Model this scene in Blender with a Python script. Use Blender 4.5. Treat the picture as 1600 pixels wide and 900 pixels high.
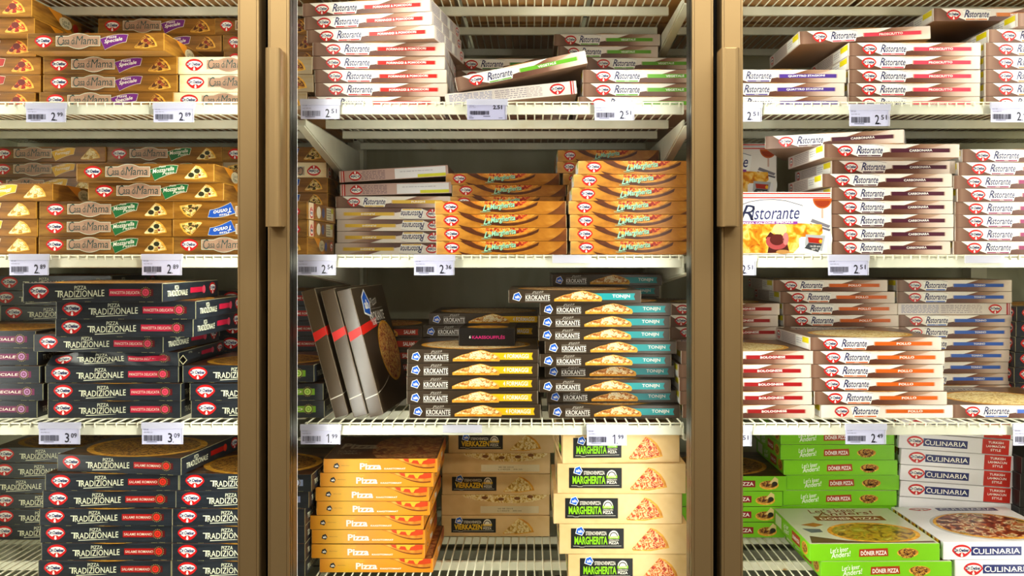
import bpy, bmesh, math, random
from mathutils import Vector, Matrix
from mathutils.geometry import tessellate_polygon
random.seed(11)
for o in list(bpy.data.objects): bpy.data.objects.remove(o)
SC = bpy.context.scene
COL = SC.collection

# ------------------------------------------------------------------ camera, world, lights, exposure
CAMZ, FPX, VX, VY = 1.25, 1450.0, 830.0, 400.0
cam = bpy.data.cameras.new('camera'); camo = bpy.data.objects.new('camera', cam); COL.objects.link(camo)
cam.sensor_width = 36.0; cam.lens = 36.0 * FPX / 1600.0
cam.shift_x = -(VX - 800) / 1600.0; cam.shift_y = (VY - 450) / 1600.0
cam.clip_start = .05
camo.location = (0, 0, CAMZ); camo.rotation_euler = (math.pi / 2, 0, 0)
SC.camera = camo
SC.view_settings.view_transform = 'Standard'; SC.view_settings.look = 'None'
SC.view_settings.gamma = 1.0; SC.view_settings.use_curve_mapping = False
SC.view_settings.exposure = 0.18
W = bpy.data.worlds.new('world'); SC.world = W; W.use_nodes = True
W.node_tree.nodes['Background'].inputs[0].default_value = (1.0, .93, .82, 1)
W.node_tree.nodes['Background'].inputs[1].default_value = .06

MULL = [-1.401, -.491, .3415, 1.251]      # mullion centres between the doors
LED_W, CEIL_W = 5.0, 72.0
def area(name, loc, direction, sx, sy, power, color, spread=math.pi):
    l = bpy.data.lights.new(name, 'AREA'); l.shape = 'RECTANGLE'; l.size = sx; l.size_y = sy
    l.energy = power; l.color = color; l.spread = spread
    o = bpy.data.objects.new(name, l); COL.objects.link(o); o.location = loc
    d = Vector(direction).normalized()
    up = Vector((0, 0, 1)) if abs(d.z) < .9 else Vector((0, 1, 0))
    zax = -d; xax = up.cross(zax).normalized(); yax = zax.cross(xax)
    o.rotation_euler = Matrix((xax, yax, zax)).transposed().to_euler()
    return o
for mx in MULL:                            # tube lights on the back of each mullion, shining into the cases
    for s in (-1, 1):
        area('case_tube', (mx + s * .0405, 1.790, CAMZ + .08), (s * .93, .36, 0), .016, 1.86, LED_W, (1.0, .99, .91), math.radians(150))
LAMPS = [(-1.95, .96), (-.65, .96), (.65, .96), (1.95, .96), (-1.6, -1.75), (0, -1.75), (1.6, -1.75)]
for lx, ly in LAMPS:                       # ceiling lamps over the aisle; weaker rear row added to fill the shelves
    area('aisle_lamp', (lx, ly, 2.93), (0, 0, -1), 1.15, .26, CEIL_W * (1.0 if ly > 0 else .35), (1.0, .925, .80))

# ------------------------------------------------------------------ helpers
def px(x, Y): return (x - VX) * Y / FPX
def pz(y, Y): return CAMZ - (y - VY) * Y / FPX
def C(h):
    h = h.lstrip('#'); out = []
    for i in (0, 2, 4):
        c = int(h[i:i + 2], 16) / 255
        out.append(c / 12.92 if c <= .04045 else ((c + .055) / 1.055) ** 2.4)
    return tuple(c ** 1.22 for c in out) + (1,)      # ink density of the prints
MATS = {}
def bsdf(name, rough=.42, spec=.4, metal=0.0):
    m = bpy.data.materials.new(name); m.use_nodes = True
    b = m.node_tree.nodes['Principled BSDF']
    b.inputs['Roughness'].default_value = rough; b.inputs['Metallic'].default_value = metal
    b.inputs['Specular IOR Level'].default_value = spec
    return m, m.node_tree, b
def flat(h, rough=.42, spec=.4, metal=0.0):
    k = ('flat', h, rough, spec, metal)
    if k not in MATS:
        m, nt, b = bsdf('print_' + h.lstrip('#'), rough, spec, metal)
        b.inputs['Base Color'].default_value = C(h); MATS[k] = m
    return MATS[k]
def ramp(nt, stops):
    r = nt.nodes.new('ShaderNodeValToRGB'); e = r.color_ramp.elements
    while len(e) > 1: e.remove(e[-1])
    for i, (p, h) in enumerate(stops):
        el = e[0] if i == 0 else e.new(p)
        el.position = p; el.color = C(h)
    return r
def noisy(name, stops, scale=60, stretch=(1, 1, 1), detail=3, rough=.45, distort=0.0, spec=.35, bump=0.0, metal=0.0, mixgrad=None):
    """noise in object space through a colour ramp; mixgrad=(axis,x0,x1,stops) multiplies it into a gradient print"""
    k = ('noisy', name)
    if k in MATS: return MATS[k]
    m, nt, b = bsdf(name, rough, spec, metal)
    tc = nt.nodes.new('ShaderNodeTexCoord'); mp = nt.nodes.new('ShaderNodeMapping')
    mp.inputs['Scale'].default_value = stretch
    nz = nt.nodes.new('ShaderNodeTexNoise'); nz.inputs['Scale'].default_value = scale
    nz.inputs['Detail'].default_value = detail; nz.inputs['Distortion'].default_value = distort
    L = nt.links.new
    L(tc.outputs['Object'], mp.inputs[0]); L(mp.outputs[0], nz.inputs['Vector'])
    r = ramp(nt, stops); L(nz.outputs['Fac'], r.inputs[0]); out = r.outputs[0]
    if mixgrad:
        ax, a0, a1, st, fac = mixgrad
        sp = nt.nodes.new('ShaderNodeSeparateXYZ'); L(tc.outputs['Object'], sp.inputs[0])
        mr = nt.nodes.new('ShaderNodeMapRange'); mr.inputs[1].default_value = a0; mr.inputs[2].default_value = a1
        L(sp.outputs[ax], mr.inputs[0]); r2 = ramp(nt, st); L(mr.outputs[0], r2.inputs[0])
        mx = nt.nodes.new('ShaderNodeMix'); mx.data_type = 'RGBA'; mx.inputs[0].default_value = fac
        L(out, mx.inputs[6]); L(r2.outputs[0], mx.inputs[7]); out = mx.outputs[2]
    L(out, b.inputs['Base Color'])
    if bump:
        bp = nt.nodes.new('ShaderNodeBump'); bp.inputs['Strength'].default_value = bump; bp.inputs['Distance'].default_value = .002
        L(nz.outputs['Fac'], bp.inputs['Height']); L(bp.outputs[0], b.inputs['Normal'])
    MATS[k] = m
    return m
def grad(name, ax, a0, a1, stops, rough=.4, spec=.4):
    k = ('grad', name)
    if k in MATS: return MATS[k]
    m, nt, b = bsdf(name, rough, spec)
    tc = nt.nodes.new('ShaderNodeTexCoord'); sp = nt.nodes.new('ShaderNodeSeparateXYZ'); L = nt.links.new
    L(tc.outputs['Object'], sp.inputs[0])
    mr = nt.nodes.new('ShaderNodeMapRange'); mr.inputs[1].default_value = a0; mr.inputs[2].default_value = a1
    L(sp.outputs[ax], mr.inputs[0]); r = ramp(nt, stops); L(mr.outputs[0], r.inputs[0])
    L(r.outputs[0], b.inputs['Base Color']); MATS[k] = m
    return m

def tag(o, label, cat, group=None, kind=None):
    if label: o['label'] = label
    if cat: o['category'] = cat
    if group: o['group'] = group
    if kind: o['kind'] = kind
    return o
def empty(name, loc=(0, 0, 0)):
    o = bpy.data.objects.new(name, None); o.empty_display_size = .05; o.location = loc; COL.objects.link(o); return o
def link(name, me, parent=None, loc=None):
    o = bpy.data.objects.new(name, me); COL.objects.link(o)
    if parent: o.parent = parent
    if loc: o.location = loc
    return o
class MB:
    """collects boxes, bars and prisms into one mesh"""
    def __init__(s): s.bm = bmesh.new(); s.mats = []
    def mi(s, m):
        if m not in s.mats: s.mats.append(m)
        return s.mats.index(m)
    def box(s, x0, x1, y0, y1, z0, z1, m, bev=0.0, seg=2):
        t = bmesh.new(); bmesh.ops.create_cube(t, size=1)
        for v in t.verts:
            v.co = Vector(((x0 + x1) / 2 + v.co.x * (x1 - x0), (y0 + y1) / 2 + v.co.y * (y1 - y0), (z0 + z1) / 2 + v.co.z * (z1 - z0)))
        if bev: bmesh.ops.bevel(t, geom=list(t.edges), offset=bev, segments=seg, affect='EDGES', profile=.5)
        s.add(t, m)
    def add(s, t, m):
        i = s.mi(m); vm = {}
        for v in t.verts: vm[v] = s.bm.verts.new(v.co)
        for f in t.faces:
            try:
                nf = s.bm.faces.new([vm[v] for v in f.verts]); nf.material_index = i
            except ValueError: pass
        t.free()
    def prism(s, pts, axis, a0, a1, m):
        """pts: 2-D outline in the other two axes, extruded along axis"""
        i = s.mi(m)
        def P(p, a):
            return {0: (a, p[0], p[1]), 1: (p[0], a, p[1]), 2: (p[0], p[1], a)}[axis]
        A = [s.bm.verts.new(P(p, a0)) for p in pts]; B = [s.bm.verts.new(P(p, a1)) for p in pts]
        fs = [s.bm.faces.new(A), s.bm.faces.new(B[::-1])]
        n = len(pts)
        for k in range(n): fs.append(s.bm.faces.new([A[k], B[k], B[(k + 1) % n], A[(k + 1) % n]]))
        for f in fs: f.material_index = i
    def rod(s, a, b, r, m, n=6):
        a, b = Vector(a), Vector(b); d = (b - a).normalized()
        u = d.orthogonal().normalized(); w = d.cross(u); i = s.mi(m)
        A = [s.bm.verts.new(a + (u * math.cos(2 * math.pi * k / n) + w * math.sin(2 * math.pi * k / n)) * r) for k in range(n)]
        B = [s.bm.verts.new(b + (u * math.cos(2 * math.pi * k / n) + w * math.sin(2 * math.pi * k / n)) * r) for k in range(n)]
        for k in range(n):
            f = s.bm.faces.new([A[k], A[(k + 1) % n], B[(k + 1) % n], B[k]]); f.material_index = i; f.smooth = True
        for cap in (A[::-1], B): s.bm.faces.new(cap).material_index = i
    def build(s, name, parent=None, loc=None):
        bmesh.ops.recalc_face_normals(s.bm, faces=list(s.bm.faces))
        me = bpy.data.meshes.new(name); s.bm.to_mesh(me); s.bm.free()
        for m in s.mats: me.materials.append(m)
        return link(name, me, parent, loc)

# ---- lettering: outlines of the built-in font as flat meshes, fitted into boxes on a carton face
GLY = {}
def glyphs(s, bold=0.0, shear=0.0, spacing=1.0, align='LEFT'):
    k = (s, bold, shear, spacing, align)
    if k in GLY: return GLY[k]
    cu = bpy.data.curves.new('lettering', 'FONT'); cu.body = s; cu.resolution_u = 2
    cu.offset = bold; cu.shear = shear; cu.space_character = spacing; cu.align_x = align
    ob = bpy.data.objects.new('lettering', cu); COL.objects.link(ob)
    me = bpy.data.meshes.new_from_object(ob)
    vs = [(v.co.x, v.co.y) for v in me.vertices]; fs = [tuple(p.vertices) for p in me.polygons]
    bpy.data.objects.remove(ob); bpy.data.meshes.remove(me); bpy.data.curves.remove(cu)
    x0 = min(v[0] for v in vs); x1 = max(v[0] for v in vs); y0 = min(v[1] for v in vs); y1 = max(v[1] for v in vs)
    GLY[k] = ([((v[0] - x0) / (x1 - x0), (v[1] - y0) / (y1 - y0)) for v in vs], fs, (x1 - x0) / (y1 - y0))
    return GLY[k]

class Print:
    """flat printed shapes on one face of a box; u,v are fractions of that face"""
    def __init__(s, W_, D_, T_, face='front', lift=0.0):
        s.W, s.D, s.T, s.face, s.lift = W_, D_, T_, face, lift
        s.w, s.h = {'front': (W_, T_), 'right': (D_, T_), 'left': (D_, T_), 'top': (W_, D_), 'back': (W_, T_)}[face]
        s.v, s.f, s.m, s.mats = [], [], [], []
    def at(s, a, b, off):
        W_, D_, T_ = s.W, s.D, s.T
        if s.face == 'front': return (a - W_ / 2, -D_ / 2 - off, b)
        if s.face == 'right': return (W_ / 2 + off, -D_ / 2 + a, b)
        if s.face == 'left': return (-W_ / 2 - off, D_ / 2 - a, b)
        if s.face == 'back': return (W_ / 2 - a, D_ / 2 + off, b)
        return (a - W_ / 2, -D_ / 2 + b, T_ + off)
    def put(s, pts, tris, mat, layer):
        if mat not in s.mats: s.mats.append(mat)
        i = s.mats.index(mat); n = len(s.v); off = (.0001 + layer * .0001 if s.face == 'top' else .00025 + layer * .00016 + s.lift)
        s.v += [s.at(a, b, off) for a, b in pts]
        for t in tris: s.f.append(tuple(n + q for q in t)); s.m.append(i)
    def poly(s, pts, mat, layer=0):
        P = [(u * s.w, v * s.h) for u, v in pts]
        s.put(P, tessellate_polygon([[Vector((a, b, 0)) for a, b in P]]), mat, layer)
    def rect(s, u0, u1, v0, v1, mat, layer=0): s.poly([(u0, v0), (u1, v0), (u1, v1), (u0, v1)], mat, layer)
    def ell(s, cu, cv, ru, rv, mat, layer=0, n=28, a0=0, a1=360):
        pts = []
        for k in range(n if a1 - a0 >= 360 else n + 1):
            a = math.radians(a0 + (a1 - a0) * k / n); pts.append((cu + ru * math.cos(a), cv + rv * math.sin(a)))
        s.poly(pts, mat, layer)
    def text(s, st, u0, u1, v0, v1, mat, layer=1, bold=.0, shear=0.0, rot=0.0, spacing=1.0, align='LEFT'):
        g, fs, asp = glyphs(st, bold, shear, spacing, align)
        x0, x1, y0, y1 = u0 * s.w, u1 * s.w, v0 * s.h, v1 * s.h
        cx, cy = (x0 + x1) / 2, (y0 + y1) / 2; c, sn = math.cos(math.radians(rot)), math.sin(math.radians(rot))
        P = []
        for a, b in g:
            dx, dy = x0 + a * (x1 - x0) - cx, y0 + b * (y1 - y0) - cy
            P.append((cx + dx * c - dy * sn, cy + dx * sn + dy * c))
        s.put(P, fs, mat, layer)
    def stroke(s, pts, wid, mat, layer=1):
        """a ribbon along pts (fractions), wid in metres"""
        P = [Vector((u * s.w, v * s.h)) for u, v in pts]; L_, R_ = [], []
        for k, p in enumerate(P):
            d = (P[min(k + 1, len(P) - 1)] - P[max(k - 1, 0)]).normalized(); n = Vector((-d.y, d.x)) * wid / 2
            L_.append(p + n); R_.append(p - n)
        V = [tuple(q) for q in L_ + R_]; n = len(P)
        s.put(V, [(k, k + 1, n + k + 1, n + k) for k in range(n - 1)], mat, layer)
def print_mesh(name, prints):
    vs, fs, ms, mats = [], [], [], []
    for p in prints:
        n = len(vs); vs += p.v
        for f, i in zip(p.f, p.m):
            fs.append(tuple(n + q for q in f)); m = p.mats[i]
            if m not in mats: mats.append(m)
            ms.append(mats.index(m))
    me = bpy.data.meshes.new(name); me.from_pydata(vs, [], fs)
    for m in mats: me.materials.append(m)
    for p, i in zip(me.polygons, ms): p.material_index = i
    me.update(); return me

# ------------------------------------------------------------------ structure: the shop aisle
M_wall = noisy('painted_wall', [(.3, '#b9ab97'), (.7, '#c6b9a6')], 6, rough=.7)
M_floor = noisy('shop_floor', [(.3, '#2e2720'), (.7, '#3a322a')], 9, rough=.5)
M_ceil = noisy('ceiling_tiles', [(.3, '#cfc6b6'), (.7, '#d8d0c2')], 12, rough=.8)
def slab(name, *a, m=None):
    b = MB(); b.box(*a, m); o = b.build(name); o['kind'] = 'structure'; return o
slab('floor', -4, 4, -2.4, 3.0, -.1, 0, m=M_floor)
slab('ceiling', -4, 4, -2.4, 3.0, 3.0, 3.1, m=M_ceil)
slab('wall_back', -4, 4, 2.9, 3.0, 0, 3.0, m=M_wall)
slab('wall_front', -4, 4, -2.4, -2.3, 0, 3.0, m=noisy('aisle_wall', [(.3, '#6b5f50'), (.7, '#7a6d5c')], 5, rough=.7))
slab('wall_left', -4, -3.9, -2.3, 2.9, 0, 3.0, m=M_wall)
slab('wall_right', 3.9, 4, -2.3, 2.9, 0, 3.0, m=M_wall)
lampm, nt, b_ = bsdf('lamp_diffuser'); b_.inputs['Emission Color'].default_value = (1, .86, .66, 1); b_.inputs['Emission Strength'].default_value = 6
for i, (lx, ly) in enumerate(LAMPS):  # one fixture per lamp, the added rear fill row included
    b = MB(); b.box(lx - .6, lx + .6, ly - .15, ly + .15, 2.95, 3.0, flat('#d8d6d0'), .004)
    o = b.build('ceiling_lamp'); o['kind'] = 'structure'
    b = MB(); b.box(lx - .58, lx + .58, ly - .135, ly + .135, 2.94, 2.9499, lampm); b.build('diffuser', o)

# ------------------------------------------------------------------ freezer cabinet
M_liner = noisy('frosted_liner', [(.28, '#8f8f74'), (.5, '#b6b69f'), (.72, '#c6c6b2')], 6, (1, 1, .22), 5, rough=.5, distort=.6, bump=.15)
M_pan = noisy('pan_enamel', [(.3, '#bdbda6'), (.7, '#d2d1bd')], 4, rough=.4)
M_dark = flat('#15130f', .5)
M_gasket = flat('#0b0a09', .35)
M_white = noisy('white_coated_steel', [(.3, '#d9d9c6'), (.65, '#e8e7d6'), (.76, '#e3dfc8'), (.80, '#b98f45')], 14, rough=.38)
M_wire = flat('#e9e7d2', .35)
M_bronze, nt, b_ = bsdf('bronze_anodised', .35, .5, .85)
b_.inputs['Base Color'].default_value = C('#b5a07a')
tc = nt.nodes.new('ShaderNodeTexCoord'); mp = nt.nodes.new('ShaderNodeMapping'); mp.inputs['Scale'].default_value = (60, 60, 1.2)
nz = nt.nodes.new('ShaderNodeTexNoise'); nz.inputs['Scale'].default_value = 8; rr = nt.nodes.new('ShaderNodeMapRange')
rr.inputs[3].default_value = .30; rr.inputs[4].default_value = .40
nt.links.new(tc.outputs['Object'], mp.inputs[0]); nt.links.new(mp.outputs[0], nz.inputs['Vector']); nt.links.new(nz.outputs['Fac'], rr.inputs[0]); nt.links.new(rr.outputs[0], b_.inputs['Roughness'])

S = {0: .574, 1: .315, 2: .003, 3: -.350, 4: -.695}          # shelf tops above the lens
SZ = {k: CAMZ + v for k, v in S.items()}
cab = tag(empty('freezer_cabinet', (-.075, 2.2, 0)), 'long upright freezer case with pale lined interior behind three bronze framed doors', 'freezer')
def cabpart(b, name):
    o = b.build(name); o.location = -cab.location; o.parent = cab; return o
XL, XR, YB = -1.52, 1.52, 2.645
b = MB(); b.box(XL, XR, YB, YB + .06, .30, 2.20, M_liner)
for z in (.62, .98, 1.315, 1.63, 1.93): b.box(XL, XR, YB - .003, YB, z, z + .004, M_dark)     # joints between liner sheets
cabpart(b, 'back_panel')
b = MB(); b.box(XL, XR, 1.82, YB, 2.12, 2.20, M_liner); cabpart(b, 'top_panel')
for x0, x1 in ((XL - .06, XL), (XR, XR + .06)):
    b = MB(); b.box(x0, x1, 1.72, YB + .06, .0, 2.20, M_liner); cabpart(b, 'end_panel')
b = MB(); b.box(XL, XR, 1.80, 2.585, .36, .405, M_pan); b.box(XL, XR, 2.525, 2.529, .405, .4065, M_dark); b.box(XL, XR, 2.585, 2.60, .36, .43, M_pan)
b.box(XL, XR, 2.60, YB, .36, .38, M_dark); cabpart(b, 'drip_pan')
b = MB(); b.box(XL - .06, XR + .06, 1.76, 2.70, .0, .36, M_bronze); b.box(XL - .06, XR + .06, 1.765, 1.80, .36, .47, M_bronze); cabpart(b, 'plinth')
b = MB(); b.box(XL - .06, XR + .06, 1.765, 1.82, 2.16, 2.55, M_bronze); cabpart(b, 'fascia')
M_tube, nt, b_ = bsdf('tube_lamp_cover'); b_.inputs['Emission Color'].default_value = (1, .95, .82, 1); b_.inputs['Emission Strength'].default_value = 3
for mx in MULL:
    b = MB(); b.box(mx - .040, mx + .040, 1.765, 1.779, .47, 2.16, M_gasket); b.box(mx - .032, mx + .032, 1.779, 1.82, .47, 2.16, M_white, .003)
    o = cabpart(b, 'mullion')
    for s in (-1, 1):
        b = MB(); b.rod((mx + s * .0365, 1.790, .50), (mx + s * .0365, 1.790, 2.13), .0034, M_tube, 10); l = b.build('light_tube'); l.parent = o
    b = MB(); b.box(mx - .022, mx + .022, 2.593, YB, .405, 2.12, M_white)
    for k in range(28): b.box(mx - .004, mx + .004, 2.592, 2.5931, .47 + k * .058, .49 + k * .058, M_dark)
    cabpart(b, 'shelf_upright')

# ---- the glass doors
M_glass = bpy.data.materials.new('door_glass'); M_glass.use_nodes = True; nt = M_glass.node_tree; nt.nodes.clear()
out = nt.nodes.new('ShaderNodeOutputMaterial'); mixs = nt.nodes.new('ShaderNodeMixShader'); tr = nt.nodes.new('ShaderNodeBsdfTransparent')
gl = nt.nodes.new('ShaderNodeBsdfGlossy'); gl.inputs['Roughness'].default_value = .0; fr = nt.nodes.new('ShaderNodeFresnel'); fr.inputs[0].default_value = 1.3
tr.inputs[0].default_value = (.985, .995, .985, 1)
nt.links.new(fr.outputs[0], mixs.inputs[0]); nt.links.new(tr.outputs[0], mixs.inputs[1]); nt.links.new(gl.outputs[0], mixs.inputs[2]); nt.links.new(mixs.outputs[0], out.inputs[0])
DZ0, DZ1 = .42, 2.19
def door(x0, x1, label, hx0=None, hx1=None):
    r = tag(empty('freezer_door', ((x0 + x1) / 2, 1.73, DZ0)), label, 'freezer door', 'framed glass freezer doors')
    sw, yf = .0395, 1.700
    def part(b, n, par=r):
        o = b.build(n); o.parent = par
        if par is r: o.location = -r.location
        return o
    for a, c in ((x0, x0 + sw), (x1 - sw, x1)):
        b = MB(); b.box(a, c, yf, 1.748, DZ0, DZ1, M_bronze, .0025)
        s_ = (a + c) / 2
        b.box(a + .004, a + .0048, yf - .0003, yf, DZ0 + .01, DZ1 - .01, flat('#5d4a30')); b.box(c - .0048, c - .004, yf - .0003, yf, DZ0 + .01, DZ1 - .01, flat('#5d4a30'))
        part(b, 'stile')
    for z0, z1 in ((DZ0, DZ0 + .05), (DZ1 - .05, DZ1)):
        b = MB(); b.box(x0 + sw, x1 - sw, yf, 1.748, z0, z1, M_bronze, .0025); part(b, 'cross_rail')
    b = MB(); a, c = x0 + sw, x1 - sw
    b.box(a, a + .0006, yf + .006, 1.757, DZ0 + .05, DZ1 - .05, M_gasket); b.box(c - .0006, c, yf + .006, 1.757, DZ0 + .05, DZ1 - .05, M_gasket)
    b.box(a, c, yf + .006, 1.757, DZ0 + .05, DZ0 + .054, M_gasket); b.box(a, c, yf + .006, 1.757, DZ1 - .054, DZ1 - .05, M_gasket)
    part(b, 'gasket')
    b = MB(); b.box(a + .0006, c - .0006, 1.722, 1.726, DZ0 + .054, DZ1 - .054, M_glass); part(b, 'glass_pane')
    if hx0 is not None:
        t = bmesh.new(); z0, z1 = pz(354, 1.66), pz(74, 1.66)
        bmesh.ops.create_cube(t, size=1)
        for v in t.verts: v.co = Vector(((hx0 + hx1) / 2 + v.co.x * (hx1 - hx0), 1.680 + v.co.y * .0405, (z0 + z1) / 2 + v.co.z * (z1 - z0)))
        vert = [e for e in t.edges if abs(e.verts[0].co.z - e.verts[1].co.z) > .1 and e.verts[0].co.y < 1.68]
        bmesh.ops.bevel(t, geom=vert, offset=.009, segments=4, affect='EDGES', profile=.5)
        cor = [e for e in t.edges if abs(e.verts[0].co.z - e.verts[1].co.z) < .001 and abs(e.calc_length()) > .01]
        bmesh.ops.bevel(t, geom=cor, offset=.0022, segments=2, affect='EDGES', profile=.5)
        b = MB(); b.add(t, M_bronze); part(b, 'handle')
    return r
door(-1.316, -.499, 'bronze framed glass door showing only its hinge edge, in front of brown and black boxes')
door(-.483, .334, 'middle bronze framed glass door in full view with a vertical pull on its frame', -.4776, -.4500)
door(.349, 1.166, 'bronze framed glass door with a pull handle in front of the white and green boxes', .3400, .3745)

# ---- wire shelves: one thing per bay and level
def shelf(x0, x1, lv, label, pitch=.0195):
    z = SZ[lv]; r0 = z + (.009 if lv in (0, 1) else -.002)
    r = tag(empty('wire_shelf', ((x0 + x1) / 2, 2.27, z)), label, 'shelf', 'white wire freezer shelves')
    def part(b, n):
        o = b.build(n); o.location = -r.location; o.parent = r; return o
    b = MB(); n = int((x1 - x0 - .012) / pitch); off = (x1 - x0 - n * pitch) / 2
    for k in range(n + 1):
        x = x0 + off + k * pitch
        b.rod((x, 1.957, z - .0018), (x, 2.575, z - .0018), .0017, M_wire, 6)
        b.rod((x, 1.9535, r0 - .009), (x, 1.9535, max(r0, z) - .0004), .0016, M_wire, 6)
    part(b, 'wire_deck')
    b = MB(); b.box(x0, x1, 1.955, 1.962, r0 - .0255, r0 - .0045, M_white, .002)
    b.rod((x0 + .004, 1.9555, r0 - .0005), (x1 - .004, 1.9555, r0 - .0005), .0016, M_wire, 8)
    for x in (x0 + .001, x1 - .004): b.box(x, x + .003, 1.954, 1.966, r0 - .0255, r0 + .001, M_white, .001)
    part(b, 'front_rail')
    for y, h in ((2.12, .0195), (2.31, .0185), (2.55, .018)):
        b = MB(); b.box(x0 + .008, x1 - .008, y, y + .012, z - .0040 - h, z - .0040, M_white, .001); part(b, 'cross_beam')
    dr = {1: .136, 0: .078}.get(lv, .085)
    ya = 2.2 if lv == 0 and x0 < 0 else 1.966
    for x, s in ((x0, -1), (x1, 1)):
        if lv == 0 and s == 1: ya = 1.966
        if (s == 1 and x0 < -1) or (s == -1 and x1 > 1): continue      # the middle bay's brackets carry both neighbours
        b = MB(); b.prism([(ya, z - .0265), (ya, z - .038), (2.584, z - dr), (2.584, z - .0265)], 0, x - s * .0005, x + s * .0025, M_white)
        a, c = (ya, z - .038), (2.584, z - dr)
        b.prism([a, (a[0], a[1] - .003), (c[0], c[1] - .003), c], 0, x + s * .0026, x + s * .020, M_white)
        part(b, 'bracket')
BAY = {'left': (-1.42, -.508), 'middle': (-.478, .322), 'right': (.352, 1.40)}
LVN = {0: 'uppermost', 1: 'second highest', 2: 'middle level', 3: 'second lowest', 4: 'lowest'}
LVX = {('left', 0): 'above the brown boxes with purple tags', ('left', 1): 'under the brown boxes with purple tags', ('left', 2): 'under the brown boxes with green tags', ('left', 3): 'under the black boxes with pink bands', ('left', 4): 'under the black boxes with red bands',
       ('middle', 0): 'above the leaning box with green band', ('middle', 1): 'under the white boxes with red bands', ('middle', 2): 'under the orange dough patterned boxes', ('middle', 3): 'under the three leaning dark boxes', ('middle', 4): 'under the plain orange boxes',
       ('right', 0): 'above the boxes with salmon bands', ('right', 1): 'under the boxes with salmon bands', ('right', 2): 'under the boxes with maroon bands', ('right', 3): 'under the boxes with orange bands', ('right', 4): 'under the green boxes'}
for bay, (x0, x1) in BAY.items():
    for lv in range(5):
        shelf(x0, x1, lv, f'{LVN[lv]} white wire shelf {LVX[(bay, lv)]}', .0225 if lv == 3 else .0190)

# ------------------------------------------------------------------ printed cartons
WHITE, RED, NAVY = '#f6f4ee', '#cf1a1c', '#1a2568'
def body_mesh(name, W_, D_, T_, front, top, side, bottom, edge, bev=.0009, cuts=0):
    t = bmesh.new(); bmesh.ops.create_cube(t, size=1)
    for v in t.verts: v.co = Vector((v.co.x * W_, v.co.y * D_, v.co.z * T_ + T_ / 2))
    bmesh.ops.bevel(t, geom=list(t.edges), offset=bev, segments=2, affect='EDGES', profile=.5)
    if cuts: bmesh.ops.subdivide_edges(t, edges=[e for e in t.edges if e.calc_length() > .02], cuts=cuts, use_grid_fill=True)
    bmesh.ops.recalc_face_normals(t, faces=list(t.faces)); t.normal_update()
    for f in t.faces:
        n = f.normal
        f.material_index = 0 if n.y < -.9 else 1 if n.z > .9 else 3 if n.z < -.9 else 2 if abs(n.x) > .9 else 0 if n.y > .9 else 4
        f.smooth = False
    me = bpy.data.meshes.new(name); t.to_mesh(me); t.free()
    for m in (front, top, side, bottom, edge): me.materials.append(m)
    return me
def flap_mesh(W_, D_, T_, s, side, rim):
    """tucked and glued end flap: a thin card plate over one end, cut edge showing"""
    b = MB(); th = .0007
    x0, x1 = sorted((s * W_ / 2, s * (W_ / 2 + th)))
    b.box(x0, x1, -D_ / 2 + .0012, D_ / 2 - .0012, .0012, T_ - .0012, side)
    b.box(x0, x1 , -D_ / 2 + .0003, -D_ / 2 + .0012, .0012, T_ - .0012, rim)
    b.box(x0, x1, -D_ / 2 + .0012, D_ / 2 - .0012, T_ - .0012, T_ - .0004, rim)
    o = b.build('end_flap'); me = o.data; bpy.data.objects.remove(o); return me

def badge(p, u, v, rw, rh, layer=0):
    """red rimmed white oval with the maker's name and a little head below"""
    ru, rv = rw / p.w, rh / p.h
    red, wh, nv = flat(RED), flat(WHITE), flat(NAVY)
    pts, ins = [], []
    for k in range(36):
        a = 2 * math.pi * k / 36; c, s_ = math.cos(a), math.sin(a)
        fl = 1.0 if s_ > 0 else 1 - .18 * abs(s_) * abs(c) * 2
        pts.append((u + ru * c * fl, v + rv * s_)); ins.append((u + ru * .82 * c * fl, v + rv * (.07 + .58 * s_ if s_ > 0 else .07 + .60 * s_)))
    p.poly(pts, red, layer); p.poly(ins, wh, layer + 1)
    p.ell(u, v - rv * .58, ru * .34, rv * .34, red, layer + 2, 16)
    p.ell(u, v - rv * .74, ru * .13, rv * .20, wh, layer + 3, 10); p.ell(u, v - rv * .48, ru * .085, rv * .14, wh, layer + 3, 10)
    p.text('Dr.Oetker', u - ru * .75, u + ru * .75, v - rv * .16, v + rv * .42, nv, layer + 3, .035)
def house(p, u, v, w, col='#1470d8', rim=WHITE, layer=0, rot=-9):
    """five sided house badge with two joined letters"""
    c, s_ = math.cos(math.radians(rot)), math.sin(math.radians(rot))
    def pts(k):
        q = [(-.5, -.42), (.32, -.5), (.5, .08), (.06, .56), (-.47, .22)]
        return [(u + (a * c - b * s_) * w * k / p.w, v + (a * s_ + b * c) * w * k / p.h) for a, b in q]
    if rim: p.poly(pts(1.18), flat(rim), layer)
    p.poly(pts(1.0), flat(col), layer + 1)
    h = w * .40
    p.text('ah', u - w * .33 / p.w, u + w * .31 / p.w, v - h * .62 / p.h, v + h * .42 / p.h, flat(WHITE), layer + 2, .045)
TOP = {}
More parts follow.
